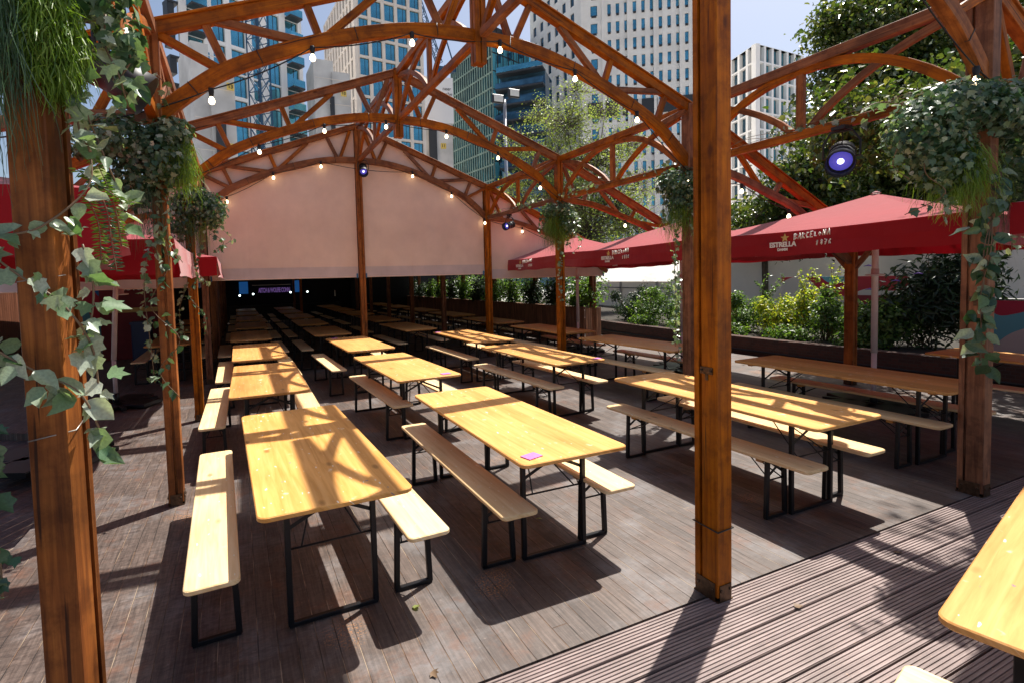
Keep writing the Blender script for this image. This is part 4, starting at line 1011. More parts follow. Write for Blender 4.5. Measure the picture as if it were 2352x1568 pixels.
for k in range(3):
    pts, path = vine_points([Vector(q) for q in [(6.08-.02*k, -3.12, 2.62), (5.92, -3.13, 2.3), (5.80, -3.13-.02*k, 2.0), (5.84-.02*k, -3.12, 1.7), (5.76, -3.14, 1.4), (5.80+.02*k, -3.12, 1.12)]], .05, .035)
    b = MB(); b.tube(path, .004, 5); st = b.build('garland_stem', MT['stem'], t); nn = rng.normal(size=(len(pts), 3))*.35+np.array([-.6, -.7, .3])
    obj('broad_leaves', leaves_mesh('broad_leaves', pts, .11*(.6+.6*rng.random(len(pts))), 'broad', MT['ivy_pale'] if k == 1 else MT['ivy'], nn, np.array([0, 0, -.7]), .4), st)
for ch in t.children: ch.location = -Vector(t.location)
# L0: giant clump at the upper left, close to the camera
ivy_clump('huge hanging ferns and ivy over the closest post, upper left', (0, -3, 2.8),
    [((-.10, -3.05, 2.92), (.22, .16, .20), 2), ((.16, -2.96, 2.95), (.14, .16, .16), 2), ((.23, -2.9, 2.80), (.07, .10, .10), .5)],
    [drop(.20, -2.98, 2.84, .30, .05), drop(.24, -2.92, 2.80, .24, .05), drop(.13, -3.04, 2.65, .30, .04)],
    520, .046, ferns=2600, fern_at=((.06, -3.06, 2.72), (.10, .10, .20)), fern_len=.10, grass=520, grass_at=((-.10, -3.14, 2.74), (.12, .06, .26)), grass_len=.36)
t = empty('ivy_vine', (0, -3, 2), 'pale variegated vine winding down the closest post at the left', 'vine', 'leaf garlands on posts')
for v, m_, kd, sz in (([(.13, -3.02, 2.44), (.14, -3.06, 2.25), (.02, -3.12, 2.10), (-.10, -3.13, 2.06), (-.14, -3.13, 1.98)], 'ivy_pale', 'broad', .07), ([(-.14, -3.12, 2.05), (-.04, -3.13, 1.95), (.06, -3.13, 1.86), (.12, -3.08, 1.72), (.13, -3.06, 1.55)], 'ivy_pale', 'ivy', .075),
                      ([(.11, -3.06, 2.05), (.13, -3.05, 1.92), (.12, -3.06, 1.80), (.10, -3.08, 1.70)], 'ivy_pale', 'ivy', .08), ([(-.16, -3.12, 1.80), (-.10, -3.13, 1.72), (.0, -3.13, 1.64), (.09, -3.12, 1.57), (.13, -3.08, 1.42), (.12, -3.05, 1.34)], 'ivy_pale', 'broad', .085),
                      ([(-.12, -3.12, 1.50), (-.15, -3.13, 1.30), (-.14, -3.12, 1.10), (-.14, -3.12, .95)], 'ivy', 'ivy', .075), ([(.13, -3.0, 2.5), (.17, -2.96, 2.35), (.20, -2.9, 2.22), (.19, -2.9, 2.1)], 'ivy_pale', 'broad', .07),
                      ([(-.16, -3.10, 1.62), (-.18, -3.12, 1.52), (-.2, -3.1, 1.40)], 'ivy', 'broad', .08)):
    pts, path = vine_points([Vector(q) for q in v], sz*.42, sz*.22); b = MB(); b.tube(path, .0035, 6); st = b.build('vine_stem', MT['stem'], t)
    nn = rng.normal(size=(len(pts), 3))*.45+np.array([.2, -.8, .5]); obj('vine_leaves', leaves_mesh('vine_leaves', pts, sz*(.45+.65*rng.random(len(pts))), kd, MT[m_], nn, np.array([.2, 0, -.6]), .35), st)
for v in ([(.12, -3.0, 2.40), (.16, -2.98, 2.30), (.19, -2.96, 2.18), (.20, -2.95, 2.05)], [(.13, -3.02, 2.30), (.17, -3.0, 2.18), (.18, -3.0, 2.06), (.19, -3.0, 1.96)], [(.12, -3.02, 2.22), (.15, -3.02, 2.12), (.15, -3.02, 1.98)], [(.1, -3.02, 2.3), (.2, -3.0, 2.22), (.26, -2.98, 2.2)]):
    pts, path = vine_points([Vector(q) for q in v], .0035, .001); P = []; Tp = []
    for i, q in enumerate(pts):
        sgn = 1 if i % 2 else -1; P.append(q); Tp.append((sgn*.9, .1, -.2))
    b = MB(); b.tube(path, .0018, 5); st = b.build('fern_stem', MT['stem'], t)
    obj('fern_leaflets', leaves_mesh('fern_leaflets', P, .022, 'long', MT['fern'] if random.random() < .6 else MT['ivy'], np.array([0, -.8, .4]), np.array(Tp)*2, .15), st)
for ch in t.children: ch.location = -Vector(t.location)
b = MB(); b.tube([(-.066, -3.068, 1.42), (.062, -3.068, 1.44), (.063, -2.93, 1.46)], .0022, 6); b.tube([(-.066, -3.067, 1.93), (.062, -3.067, 1.95)], .0016, 6)
o = b.build('post_wire', MT['wire']); tag(o, 'thin wire tied round the closest post, holding the vine', 'wire')
# vine garlands along the lower chords of the right row
for y0, y1, lab in ((-2.9, -.1, 'nearest'), (.1, 2.95, 'middle'), (3.2, 6.0, 'furthest')):
    t = empty('leaf_garland', (6.05, (y0+y1)/2, HB), f'sparse pale garland on the {lab} lower beam of the right side truss', 'garland', 'leaf garlands on beams')
    for k in range(3):
        z = HB+.05; n = 7; pts0 = [Vector((W_-.05+.03*math.sin(i*2+k), y0+(y1-y0)*i/n, z+random.uniform(-.05, .06))) for i in range(n+1)]
        pts, path = vine_points(pts0, .05, .035)
        m_ = np.array([math.sin(p[1]*3.1+k)+.55*math.sin(p[1]*7.3) > .25 for p in pts]); pts = pts[m_] if m_.sum() > 4 else pts
        b = MB(); b.tube(path, .003, 5); st = b.build('garland_stem', MT['stem'], t); nn = rng.normal(size=(len(pts), 3))*.4+np.array([-.6, -.5, .5])
        obj('garland_leaves', leaves_mesh('garland_leaves', pts, .062*(.6+.7*rng.random(len(pts))), 'ivy', MT['ivy_pale'], nn, None, .4), st)
    for ch in t.children: ch.location = -Vector(t.location)

# ================================================================== PLANTER, GARDEN BED, BUSHES
b = MB(); k = 0; y = 6.72
while y < 24:
    w = random.uniform(.07, .13); b.box((9.38, y+w/2, .49+random.uniform(-.006, .006)), (.025, w-.004, .98), ch=.002, axis=2); y += w
x = 9.40
while x < 9.86: b.box((x+.04, 6.70, .49), (.084, .025, .98), ch=.002, axis=2); x += .09
o = b.build('plank_planter', MT['plank']); tag(o, 'long planter box clad in vertical reddish planks beyond the right tables', 'planter')
b = MB(); b.box((9.40, 15.4, .992), (.09, 17.4, .025)); b.build('top_rail', MT['plank'], o)
b = MB(); b.box((9.66, 15.4, .95), (.42, 17.2, .04)); b.build('soil', MT['soil'], o)
def bush(name, label, cat, c, blobs, n, ls, mat, kind='small', stems=8, group=None, shell=.2):
    t = empty(name, c, label, cat, group); P = []; NN = []
    tot = sum(q[2] for q in blobs)
    for bc, br, w in blobs:
        p, nn = blob_points(int(n*w/tot), bc, br, shell); P.append(p); NN.append(nn)
    P = np.vstack(P); NN = np.vstack(NN); NN[:, 2] += .6
    obj('foliage', leaves_mesh('foliage', P, ls*(.5+.8*rng.random(len(P))), kind, mat, NN, None, .7), t)
    b = MB()
    for k in range(stems):
        bc, br, w = random.choice(blobs); q = Vector(bc)+Vector((random.uniform(-.6, .6)*br[0], random.uniform(-.6, .6)*br[1], random.uniform(0, .8)*br[2])); p = Vector(c)+Vector((random.uniform(-.15, .15), random.uniform(-.15, .15), 0))
        m_ = p.lerp(q, .5)+Vector((random.uniform(-.05, .05), random.uniform(-.05, .05), 0)); b.tube([p, m_, q], [.012, .008, .004], 5)
    b.build('stems', MT['stem'], t)
    for ch in t.children: ch.location = tuple(-Vector(c))
    return t
ORD12 = ['first', 'second', 'third', 'fourth', 'fifth', 'sixth', 'seventh', 'eighth', 'ninth', 'tenth', 'eleventh', 'twelfth']
for k in range(12):
    y = 7.0+k*1.42; h = random.uniform(.30, .50)
    bush('planter_shrub', f'dark leafy shrub, {ORD12[k]} from the near end of the plank planter' if k else 'bright leafy shrub at the near end of the plank planter', 'shrub', (9.62, y, .97),
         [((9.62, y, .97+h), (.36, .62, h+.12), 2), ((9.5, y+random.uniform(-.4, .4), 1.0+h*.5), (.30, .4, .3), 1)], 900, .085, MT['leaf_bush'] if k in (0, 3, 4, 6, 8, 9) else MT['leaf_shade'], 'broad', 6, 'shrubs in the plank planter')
# brick bed, gently curved wall
bp = [(11.35, -4.5), (11.30, -1.0), (11.28, 1.6), (11.28, 3.5), (11.35, 5.5), (11.5, 7.5), (11.8, 9.5), (12.4, 12.5), (13.2, 17), (14.5, 24)]
b = MB(); pth = catmull([(x, y, .17) for x, y in bp], 4)
b.arch(pth, (0, 0, 1), .42, .22, ch=.006)
o = b.build('brick_wall', MT['brick']); tag(o, 'low dark brick wall edging the garden bed on the right', 'wall')
b = MB(); b.tube([p+Vector((-.13, 0, -.08)) for p in pth], .018, 6); b.build('pipe', MT['cable'], o)
b = MB()
for i in range(len(pth)-1):
    p, q = pth[i], pth[i+1]; b.face([(p.x, p.y, .33), (p.x+16, p.y+2, .30), (q.x+16, q.y+2, .30), (q.x, q.y, .33)])
o = b.build('garden_soil', MT['soil']); o['kind'] = 'structure'
bl = []
specs = [(12.3, 1.9, .95, 'leaf_bush', 'low green shrub right of the tall centre post', .6), (12.4, 3.0, 1.05, 'leaf_yellow', 'tallest yellow-green shrub right of the tall centre post', .55), (12.5, 4.1, .9, 'leaf_bush', 'mixed green shrub behind the middle umbrella pole', .6),
         (12.2, 5.2, .8, 'leaf_yellow', 'yellow-green shrub left of the tall centre post', .6), (12.6, 6.2, 1.05, 'leaf_bush', 'feathery green shrub before the white tent', .6), (12.3, 7.3, 1.0, 'leaf_bush', 'low green shrub at the tent corner', .6), (12.6, 8.4, 1.0, 'leaf_shade', 'dark shrub near the planter end', .6), (13.4, 6.6, 1.1, 'leaf_yellow', 'yellow shrub further back in the bed', .5)]
for i, (x, y, h, m_, lab, r_) in enumerate(specs):
    blobs = [((x, y, .33+h*.40), (r_*1.05, r_*1.45, h*.50), 3), ((x+.3, y+.5, .33+h*.35), (r_*.7, r_, h*.4), 1.5)]+[((x+random.uniform(-.4, .4), y+random.uniform(-.5, .5), .35+h*random.uniform(.6, 1.05)), (.22, .25, .25), .7) for _ in range(4)]
    bush('garden_shrub', lab, 'shrub', (x, y, .33), blobs, 3800, .07, MT[m_], 'small', 16, 'shrubs in the garden bed', shell=.1)
for k in range(5):
    y = 1.0+k*1.5; bush('garden_shrub', ['grey-green low plant at the wall foot by the right umbrella', 'low ferny plant at the bed edge', 'small trailing plant at the bed edge behind the aisle table', 'low tuft on the wall left of the tall centre post', 'low tuft by the planter on the bed wall'][k], 'shrub', (11.75, y, .33), [((11.75, y, .45), (.35, .6, .22), 1)], 900, .07, MT['leaf_bush'], 'broad', 5, 'shrubs in the garden bed')
# tall thin stems with leaves
for k, (x, y, h) in enumerate(((12.4, 2.6, 1.55), (12.6, 3.6, 1.5), (12.3, 5.8, 1.3), (12.5, 6.7, 1.35), (12.7, 2.1, 1.7))):
    t = empty('tall_stem_plant', (x, y, .33), ['slender leafy stem against the painted panels', 'slender leafy stem left of the painted panels', 'upright leafy stem before the white tent', 'upright leafy stem near the tent pole', 'arching bramble stem over the painted panels'][k], 'plant', 'slender stems in the garden bed')
    P = []; b = MB()
    for j in range(5):
        q = [Vector((0, 0, 0)), Vector((random.uniform(-.1, .1), random.uniform(-.15, .15), h*.5)), Vector((random.uniform(-.2, .2), random.uniform(-.35, .35), h*random.uniform(.75, 1.0)))]
        pth_ = catmull(q, 8); b.tube(pth_, .005, 5); P += [np.array(p)+rng.normal(size=3)*.03 for p in pth_[2:] for _ in range(5)]
    b.build('stems', MT['stem'], t); obj('leaves', leaves_mesh('leaves', P, .065, 'small', MT['leaf_yellow'] if k in (0, 4) else MT['leaf_bush'], None, None, .7), t)
# dark buddleia thicket behind the right umbrella pole
bush('buddleia_bush', 'dark buddleia bush with purple flower spikes behind the right umbrella pole', 'bush', (12.6, .4, .33),
     [((12.6, .3, 1.2), (.7, .9, .9), 3), ((12.8, -.1, 1.6), (.7, .7, 1.1), 3), ((12.3, .9, .8), (.4, .5, .45), 1)], 5200, .15, MT['leaf_shade'], 'long', 20, shell=.3)
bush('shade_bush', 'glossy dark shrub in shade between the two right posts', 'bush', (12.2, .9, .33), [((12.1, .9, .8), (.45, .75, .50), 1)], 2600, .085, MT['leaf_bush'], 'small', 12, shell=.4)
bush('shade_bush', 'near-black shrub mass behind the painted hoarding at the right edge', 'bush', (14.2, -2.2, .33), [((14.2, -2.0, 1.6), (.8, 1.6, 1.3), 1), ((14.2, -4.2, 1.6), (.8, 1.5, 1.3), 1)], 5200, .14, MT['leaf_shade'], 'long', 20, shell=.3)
b = MB()
for q in ((12.1, .95, 1.45), (12.0, .45, 1.62), (11.95, .9, 1.92), (12.0, .1, 1.75)): b.tube([q, (q[0]-.02, q[1]+.06, q[2]+.02), (q[0]-.03, q[1]+.14, q[2]+.0)], [.010, .016, .004], 7)
o = b.build('flower_spikes', MT['flower']); o.parent = [x_ for x_ in bpy.data.objects if x_.name.startswith('buddleia')][0]; o.location = -Vector(o.parent.location)
# wine glass on the wall
b = MB(); b.lathe([(.035, 0), (.004, .006), (.004, .07), (.03, .09), (.042, .12), (.034, .16)], (11.28, .95, .385), k=14)
mg, n_, l_, p_ = new_mat('clear_glass'); p_.inputs['Transmission Weight'].default_value = .9; p_.inputs['Roughness'].default_value = .02
o = b.build('wine_glass', mg); tag(o, 'empty wine glass left on the brick wall', 'glass')

# painted panels beyond the garden
def panel(name, p, q, z0, z1, mat, label, cat, parts=()):
    p, q = Vector((*p, 0)), Vector((*q, 0)); d = (q-p).normalized(); L = (q-p).length; t = empty(name, (p.x, p.y, 0), label, cat, rz=math.atan2(d.y, d.x))
    b = MB(); b.box((L/2, 0, (z0+z1)/2), (L, .06, z1-z0)); b.build('board', mat, t)
    for (nm, x0, x1, a, c, m) in parts:
        b = MB(); b.box(((x0+x1)/2, -.035, (a+c)/2), (x1-x0, .05, c-a)); b.build(nm, m, t)
    return t
panel('painted_hoarding', (16.0, 5.55), (16.0, 2.2), -.2, 1.66, MT['mural3'], 'hoarding painted red, teal and grey beyond the yellow shrub', 'hoarding',
      (('white_door', 1.0, 1.5, -.2, 1.15, MT['concrete_light']), ('timber_frame', 1.95, 2.05, -.2, 1.2, MT['plank']), ('red_panel', 2.1, 3.3, -.1, 1.15, MT['maroon'])))
panel('painted_hoarding', (12.5, -.35), (12.3, -6), -.2, 1.27, MT['mural2'], 'dim painted hoarding at the right edge behind the foreground post', 'hoarding')
panel('mural_wall', (-5.6, 15.1), (-1.9, 15.1), -.12, 2.6, MT['mural'], 'white wall painted with teal, red and blue blobs at the far left', 'mural wall', (('dark_stud', .55, .72, 0, 2.6, MT['timber_dark']), ('dark_stud', 2.55, 2.75, 0, 2.6, MT['timber']),))
b = MB(); q0, q1 = Vector((-4.25, 6.6, 0)), Vector((-4.62, 15.0, 0)); dq = (q1-q0).normalized(); k = 0
while k*.14 < (q1-q0).length: c_q = q0+dq*(k*.14+.07); b.beam(c_q+Vector((0, 0, -.1)), c_q+Vector((0, 0, 2.5+.02*math.sin(k*1.7))), .13, .025, side=dq); k += 1
o = b.build('timber_fence', MT['timber_dark']); tag(o, 'tall dark board fence at the far left edge, left of the mural', 'fence')
t = panel('photo_booth', (-2.75, 11.2), (-1.1, 11.2), -.05, 2.3, MT['maroon'], 'dark maroon photo booth board lettered PHOTOS in the left shade', 'booth')
o = obj('lettering', text_mesh('PHOTOS', .17, MT['print'], bold=.004), t); o.location = (.72, -.045, 1.88); o.rotation_euler = (R(90), 0, 0)
b = MB(); b.box((.8, -.05, 1.30), (1.4, .03, .12)); b.build('gold_band', MT['gold'], t)
b = MB(); b.box((0, 0, .5), (.42, .45, .95), ch=.03); b.box((0, -.02, 1.0), (.46, .5, .06), ch=.015); o = b.build('wheelie_bin', MT['blue_bin']); o.location = (-1.72, 10.4, 0); tag(o, 'dark blue plastic bin in front of the maroon board', 'bin')
b = MB()
for sx in (-.18, .18): b.tube([(sx-.02, .2, .08), (sx+.02, .2, .08)], .08, 12)
b.build('wheel', MT['black'], o)

# white marquee tents
def marquee(p, q, depth, z0, ze, zr, label):
    p, q = Vector((*p, 0)), Vector((*q, 0)); d = (q-p); L = d.length; d.normalize(); t = empty('marquee_tent', (p.x, p.y, 0), label, 'tent', 'white marquee tents', rz=math.atan2(d.y, d.x))
    b = MB(); b.face([(0, 0, z0), (L, 0, z0), (L, 0, ze), (0, 0, ze)]); b.face([(L, 0, z0), (L, depth, z0), (L, depth, ze), (L, depth/2, zr), (L, 0, ze)]); b.face([(0, 0, z0), (0, depth, z0), (0, depth, ze), (0, depth/2, zr), (0, 0, ze)]); b.build('walls', MT['tent'], t)
    b = MB(); b.face([(-.1, -.1, ze), (L+.1, -.1, ze), (L+.1, depth/2, zr), (-.1, depth/2, zr)]); b.face([(-.1, depth+.1, ze), (L+.1, depth+.1, ze), (L+.1, depth/2, zr), (-.1, depth/2, zr)]); b.build('roof', MT['tent'], t)
    b = MB()
    for k in range(int(L/3)+1): b.beam((k*3, -.06, -.2), (k*3, -.06, ze), .08, .08)
    b.build('frame_legs', MT['steel_grey'], t)
    b = MB(); b.tube([(0, -.12, ze-.25+.0)]+[(L*k/8, -.12, ze-.28-.08*math.sin(math.pi*(k % 2))) for k in range(1, 8)]+[(L, -.12, ze-.25)], .02, 5); b.build('guy_rope', MT['cable'], t)
marquee((17.6, 17.0), (16.2, 10.3), 9.5, .35, 1.55, 4.4, 'white marquee with bright sloping roof beyond the garden bed')
marquee((24.5, 8.2), (24.0, -6.0), 8, .72, 3.3, 4.8, 'long beige marquee wall far behind the right bushes')
b = MB(); b.box((0, 0, .35), (.6, 30, 1.2)); o = b.build('dark_hedge', MT['leaf_shade']); o.location = (23, 6, -.2); o['kind'] = 'stuff'

# stage at the back of the covered pavilion
t = empty('stage', (2.2, 23.6, 0), 'dark stage at the back with purple band lettering and white spots', 'stage')
b = MB(); b.box((0, .2, .4), (7, 1.0, .8)); b.build('platform', MT['dark_wall'], t)
b = MB(); b.box((-1.35, .3, 1.72), (.42, .02, .62)); b.build('light_panel', MT['screen_blue'], t)
b = MB(); b.box((1.25, .3, 1.72), (.42, .02, .62)); b.build('light_panel', MT['screen_blue'], t)
b = MB(); b.box((.0, .1, 1.83), (1.9, .05, .04)); b.build('truss_bar', MT['concrete_light'], t)
o = obj('lettering', text_mesh('AITCH & WOLFIE CONN', .25, MT['sign_purple'], bold=.009, space=.88), t); o.location = (.12, .05, 1.55); o.rotation_euler = (R(90), 0, 0); o.scale = (.62, 1.3, 1)
for x, z in ((-1.55, 1.34), (-.92, 1.39), (.90, 1.42), (1.75, 1.42)):
    b = MB(); b.lathe([(.035, 0), (.045, .01), (.02, .03)], (x, -.1, z), (0, -1, 0), 12); s_o = b.build('spot_lamp', MT['spot_white'], t)
    b = MB(); b.lathe([(.06, 0), (.06, .12)], (x, .03, z), (0, -1, 0), 12); b.build('lamp_body', MT['black'], s_o)
# leaflet taped on post, debris
b = MB(); b.box((0, 0, 0), (.004, .10, .16)); o = b.build('paper_notice', MT['print']); o.location = (W_/2-.115, 9.0, 1.60); tag(o, 'small pale notice hanging beside the centre post in the shade', 'notice')
for k, (x, y) in enumerate(((1.42, -2.35), (2.66, -1.75), (3.35, -3.3), (1.35, -2.85), (3.9, -2.4), (4.5, -3.25))):
    me = leaves_mesh('fallen_leaf', [(0, 0, 0)], .05, 'ivy', MT['leaf_spring'] if k < 2 else MT['stem'], None, None, .2); o = obj('fallen_leaf', me); o.location = (x, y, .012)
    tag(o, ['pale fallen leaf by the right bench of the front left table', 'pale fallen leaf between the front middle table and its right bench', 'brown fallen leaf on the ribbed deck by the centre post', 'brown fallen leaf before the front left table', 'brown fallen leaf on the sunlit boards beyond the centre post', 'brown fallen leaf on the ribbed deck in the tree shadow'][k], 'leaf', 'fallen leaves on the deck')
b = MB(); b.tube([(0, 0, .006), (.02, .06, .01), (.05, .12, .006), (.055, .15, .006)], .003, 6); o = b.build('twig', MT['black']); o.location = (.93, -3.0+.08, .0); tag(o, 'black cable tie scrap lying on the boards at the bottom centre', 'cable tie')
# ================================================================== TREES
def tree(label, base, h, spread, mat, n_leaf, ls, levels=4, lean=(0, 0), seed=1, trunk_r=.14, up=.6, kind='small', extra=None, first=.3, per=3, leafmul=1, name='tree', twig=True):
    rs = random.Random(seed); t = empty(name, base, label, 'tree'); tips = []; b = MB(); br = MB()
    def grow(p, d, L, r, lv):
        pts = [p]; q = p; dd = d.copy(); n = 4
        for k in range(n):
            dd = (dd+Vector((rs.uniform(-.16, .16), rs.uniform(-.16, .16), rs.uniform(-.02, .12)*up))).normalized(); q = q+dd*L/n; pts.append(q)
        tgt = b if lv == 0 else br
        tgt.tube(pts, [r*(1-.55*i/n) for i in range(n+1)], 7 if lv < 2 else 4, caps=False)
        if lv >= levels-2: tips.extend([pts[i] for i in (2, 3, 4)])
        if lv < levels:
            m = per+(1 if lv == 0 else 0)
            for k in range(m):
                u = rs.uniform(first if lv == 0 else .3, 1.0); P = pts[min(n, int(u*n)+1)] if lv else p+(q-p)*u
                ang = rs.uniform(0, 2*math.pi); ax = Vector((math.cos(ang), math.sin(ang), 0)); nd_ = (dd*(1.0 if lv else .8)*up+ax*spread+Vector((0, 0, .25*up))).normalized()
                grow(P, nd_, L*rs.uniform(.55, .78), r*.55, lv+1)
            grow(q, dd, L*.7, r*.45, lv+1)
    grow(Vector((0, 0, 0)), Vector((lean[0], lean[1], 1)).normalized(), h*.38, trunk_r, 0)
    b.build('trunk', MT['bark'], t); br.build('branches', MT['bark'], t)
    T = np.array([tuple(x) for x in tips]); idx = rng.integers(0, len(T), n_leaf); P = T[idx]+rng.normal(size=(n_leaf, 3))*(h*.022*leafmul)
    obj('crown', leaves_mesh('crown', P, ls*(.5+.9*rng.random(n_leaf)), kind, mat, None, None, .8), t)
    return t, T
def crown_tree(label, base, blobs, n, ls, seed, mat='leaf_dark', trunk_h=3.0, tr=.28, per=130, kind='broad', sp=.34, twigs=1):
    rs = random.Random(seed); t = empty('tree', base, label, 'tree'); B = Vector(base)
    b = MB(); b.tube([(0, 0, 0), (.05, .05, trunk_h*.5), (0, 0, trunk_h)], [tr, tr*.8, tr*.65], 10); b.build('trunk', MT['bark'], t)
    br = MB(); P = []; NN = []; tot = sum(r[0]*r[1]*r[2] for c, r in blobs)
    for c, r in blobs:
        c = Vector(c)-B; br.tube([(0, 0, trunk_h*.9), Vector((c.x*.35, c.y*.35, trunk_h+.45*(c.z-trunk_h))), c], [tr*.36, tr*.22, tr*.10], 6)
        m = int(n*r[0]*r[1]*r[2]/tot)
        # sub clumps give an uneven outline with gaps
        ks = max(10, int(m/per))
        for k in range(ks):
            d = Vector((rs.gauss(0, 1), rs.gauss(0, 1), rs.gauss(0, 1))).normalized(); rad = rs.uniform(.55, 1.05); cc = c+Vector((d.x*r[0]*rad, d.y*r[1]*rad, d.z*r[2]*rad))
            br.tube([c.lerp(cc, .2), c.lerp(cc, .6)+Vector((rs.uniform(-.1, .1), rs.uniform(-.1, .1), .06)), cc], [tr*.08, tr*.05, .006], 4, caps=False)
            for _ in range(twigs-1): br.tube([c.lerp(cc, rs.uniform(.3, .9)), cc+Vector((rs.gauss(0, sp), rs.gauss(0, sp), rs.gauss(.1, sp*.8)))], [.014, .005], 3, caps=False)
            mm = int(m/ks); p = rng.normal(size=(mm, 3))*np.array([sp, sp, sp*.65])+np.array(cc); P.append(p); NN.append(np.tile(np.array(d)*.5+np.array([0, 0, .7]), (mm, 1)))
    br.build('branches', MT['bark'], t)
    P = np.vstack(P); NN = np.vstack(NN); obj('crown', leaves_mesh('crown', P, ls*(.5+.8*rng.random(len(P))), kind, MT[mat], NN, np.array([0, 0, -.5]), .75), t)
    return t
DENSE = [((17.6, 4.1, 8.9), (1.20, 1.20, 1.02)), ((19.8, 3.7, 9.2), (1.44, 1.44, 1.22)), ((21.0, 2.6, 8.5), (1.39, 1.39, 1.18)), ((16.6, 3.9, 7.3), (0.92, 0.92, 0.78)), ((18.6, 3.5, 7.0), (1.39, 1.39, 1.18)), ((19.5, 2.5, 6.1), (1.46, 1.46, 1.24)), ((15.3, 3.8, 5.6), (0.77, 0.77, 0.65)), ((14.6, 4.2, 5.8), (0.35, 0.35, 0.30)), ((16.5, 3.3, 4.9), (1.18, 1.18, 1.00)), ((14.4, 3.6, 4.3), (0.85, 0.85, 0.72)), ((17.8, 2.6, 4.1), (1.30, 1.30, 1.10)), ((13.6, 4.0, 3.9), (0.45, 0.45, 0.39)), ((18.9, 1.6, 4.0), (1.14, 1.14, 0.97)), ((13.0, 4.2, 3.3), (0.40, 0.40, 0.34)), ((15.0, 3.3, 3.4), (0.68, 0.68, 0.58))]
SPRING = [((12.3, 15.4, 7.9), (0.82, 0.82, 0.70)), ((13.8, 15.6, 9.4), (0.81, 0.81, 0.68)), ((14.8, 14.4, 10.1), (0.78, 0.78, 0.66)), ((13.9, 13.9, 8.4), (1.14, 1.14, 0.96)), ((16.0, 13.8, 9.3), (0.78, 0.78, 0.66)), ((16.8, 13.4, 7.7), (0.98, 0.98, 0.83)), ((13.0, 14.2, 6.7), (1.23, 1.23, 1.05)), ((15.0, 13.3, 6.8), (1.32, 1.32, 1.13)), ((17.2, 13.1, 5.8), (0.88, 0.88, 0.75)), ((13.2, 13.3, 5.1), (1.28, 1.28, 1.09)), ((15.5, 13.0, 4.9), (1.32, 1.32, 1.13)), ((12.1, 15.4, 5.7), (0.78, 0.78, 0.66)), ((13.9, 12.8, 3.6), (1.46, 1.46, 1.24)), ((16.3, 12.6, 4.0), (1.14, 1.14, 0.96))]
SMALL = [((13.1, 19.1, 5.7), (0.80, 0.80, 0.68)), ((13.7, 18.9, 6.8), (0.57, 0.57, 0.48)), ((12.8, 19.1, 4.6), (0.91, 0.91, 0.77))]
def push(bl, k):
    C0 = (.57, -5.15, 1.9); return [(tuple(C0[i]+(c[i]-C0[i])*k for i in range(3)), tuple(q*k for q in r)) for c, r in bl]
crown_tree('large dense lime tree with dark and yellowish leaves filling the upper right', (25.0, 6.3, -.2), push(DENSE, 1.38), 95000, .17, 3, per=95, sp=.40, trunk_h=4.0, tr=.34)
crown_tree('slender tree with sparse pale spring leaves before the stone tower', (14.5, 13.3, -.2), SPRING, 26000, .085, 5, 'leaf_spring', 3.4, .17, 22, 'small', .26, 3)
crown_tree('smaller pale-leaved tree left of the spring tree, by the floodlight mast', (13.1, 19.0, -.2), SMALL, 2600, .085, 8, 'leaf_spring', 2.8, .09, 20, 'small', .24, 3)
crown_tree('shorter yellow-green tree behind the umbrellas, right of the tall centre post', (20.5, 9.5, -.2), push([((14.6, 5.6, 3.3), (1.0, 1.1, .6)), ((15.4, 4.4, 3.2), (1.2, 1.2, .9))], 1.32), 9000, .15, 4, trunk_h=2.6)
crown_tree('dark overhanging tree at the right edge, with an unseen upper crown added for shade', (14.5, -4.2, -.2), [((10.8, -2.4, 9.5), (1.2, 1.1, .6)), ((12.6, -2.6, 9.5), (1.3, 1.2, .6)), ((10.1, -1.3, 9.5), (.7, .6, .4)), ((11.2, -4.2, 9.4), (1.3, 1.2, .6)), ((12.9, 1.0, 4.9), (1.5, 1.5, .8)), ((13.2, -1.4, 5.2), (1.5, 1.5, 1.0)), ((14.2, -3.4, 4.6), (1.5, 1.4, 1.5)), ((13.4, -1.6, 3.6), (1.2, 1.3, .9)), ((14, -5, 3.4), (1.5, 1.5, 1.5)), ((13.9, -4.4, 6.5), (1.6, 1.5, 1.4))], 40000, .13, 6, trunk_h=2.4)  # highest blobs: unseen crown, added only to shade the lower right deck
bush('bamboo_bush', 'airy light green bushes seen under the canvas behind the planter', 'bush', (11.5, 14, 0), [((11.4, 13, 1.4), (.8, 1.4, 1.0), 1), ((11.8, 16.5, 1.5), (.8, 1.6, 1.1), 1), ((11.4, 9.5, 1.5), (.7, 1.2, .9), 1), ((11.6, 20, 1.4), (.8, 1.6, 1.0), 1)], 7000, .10, MT['leaf_bush'], 'small', 12, shell=.2)

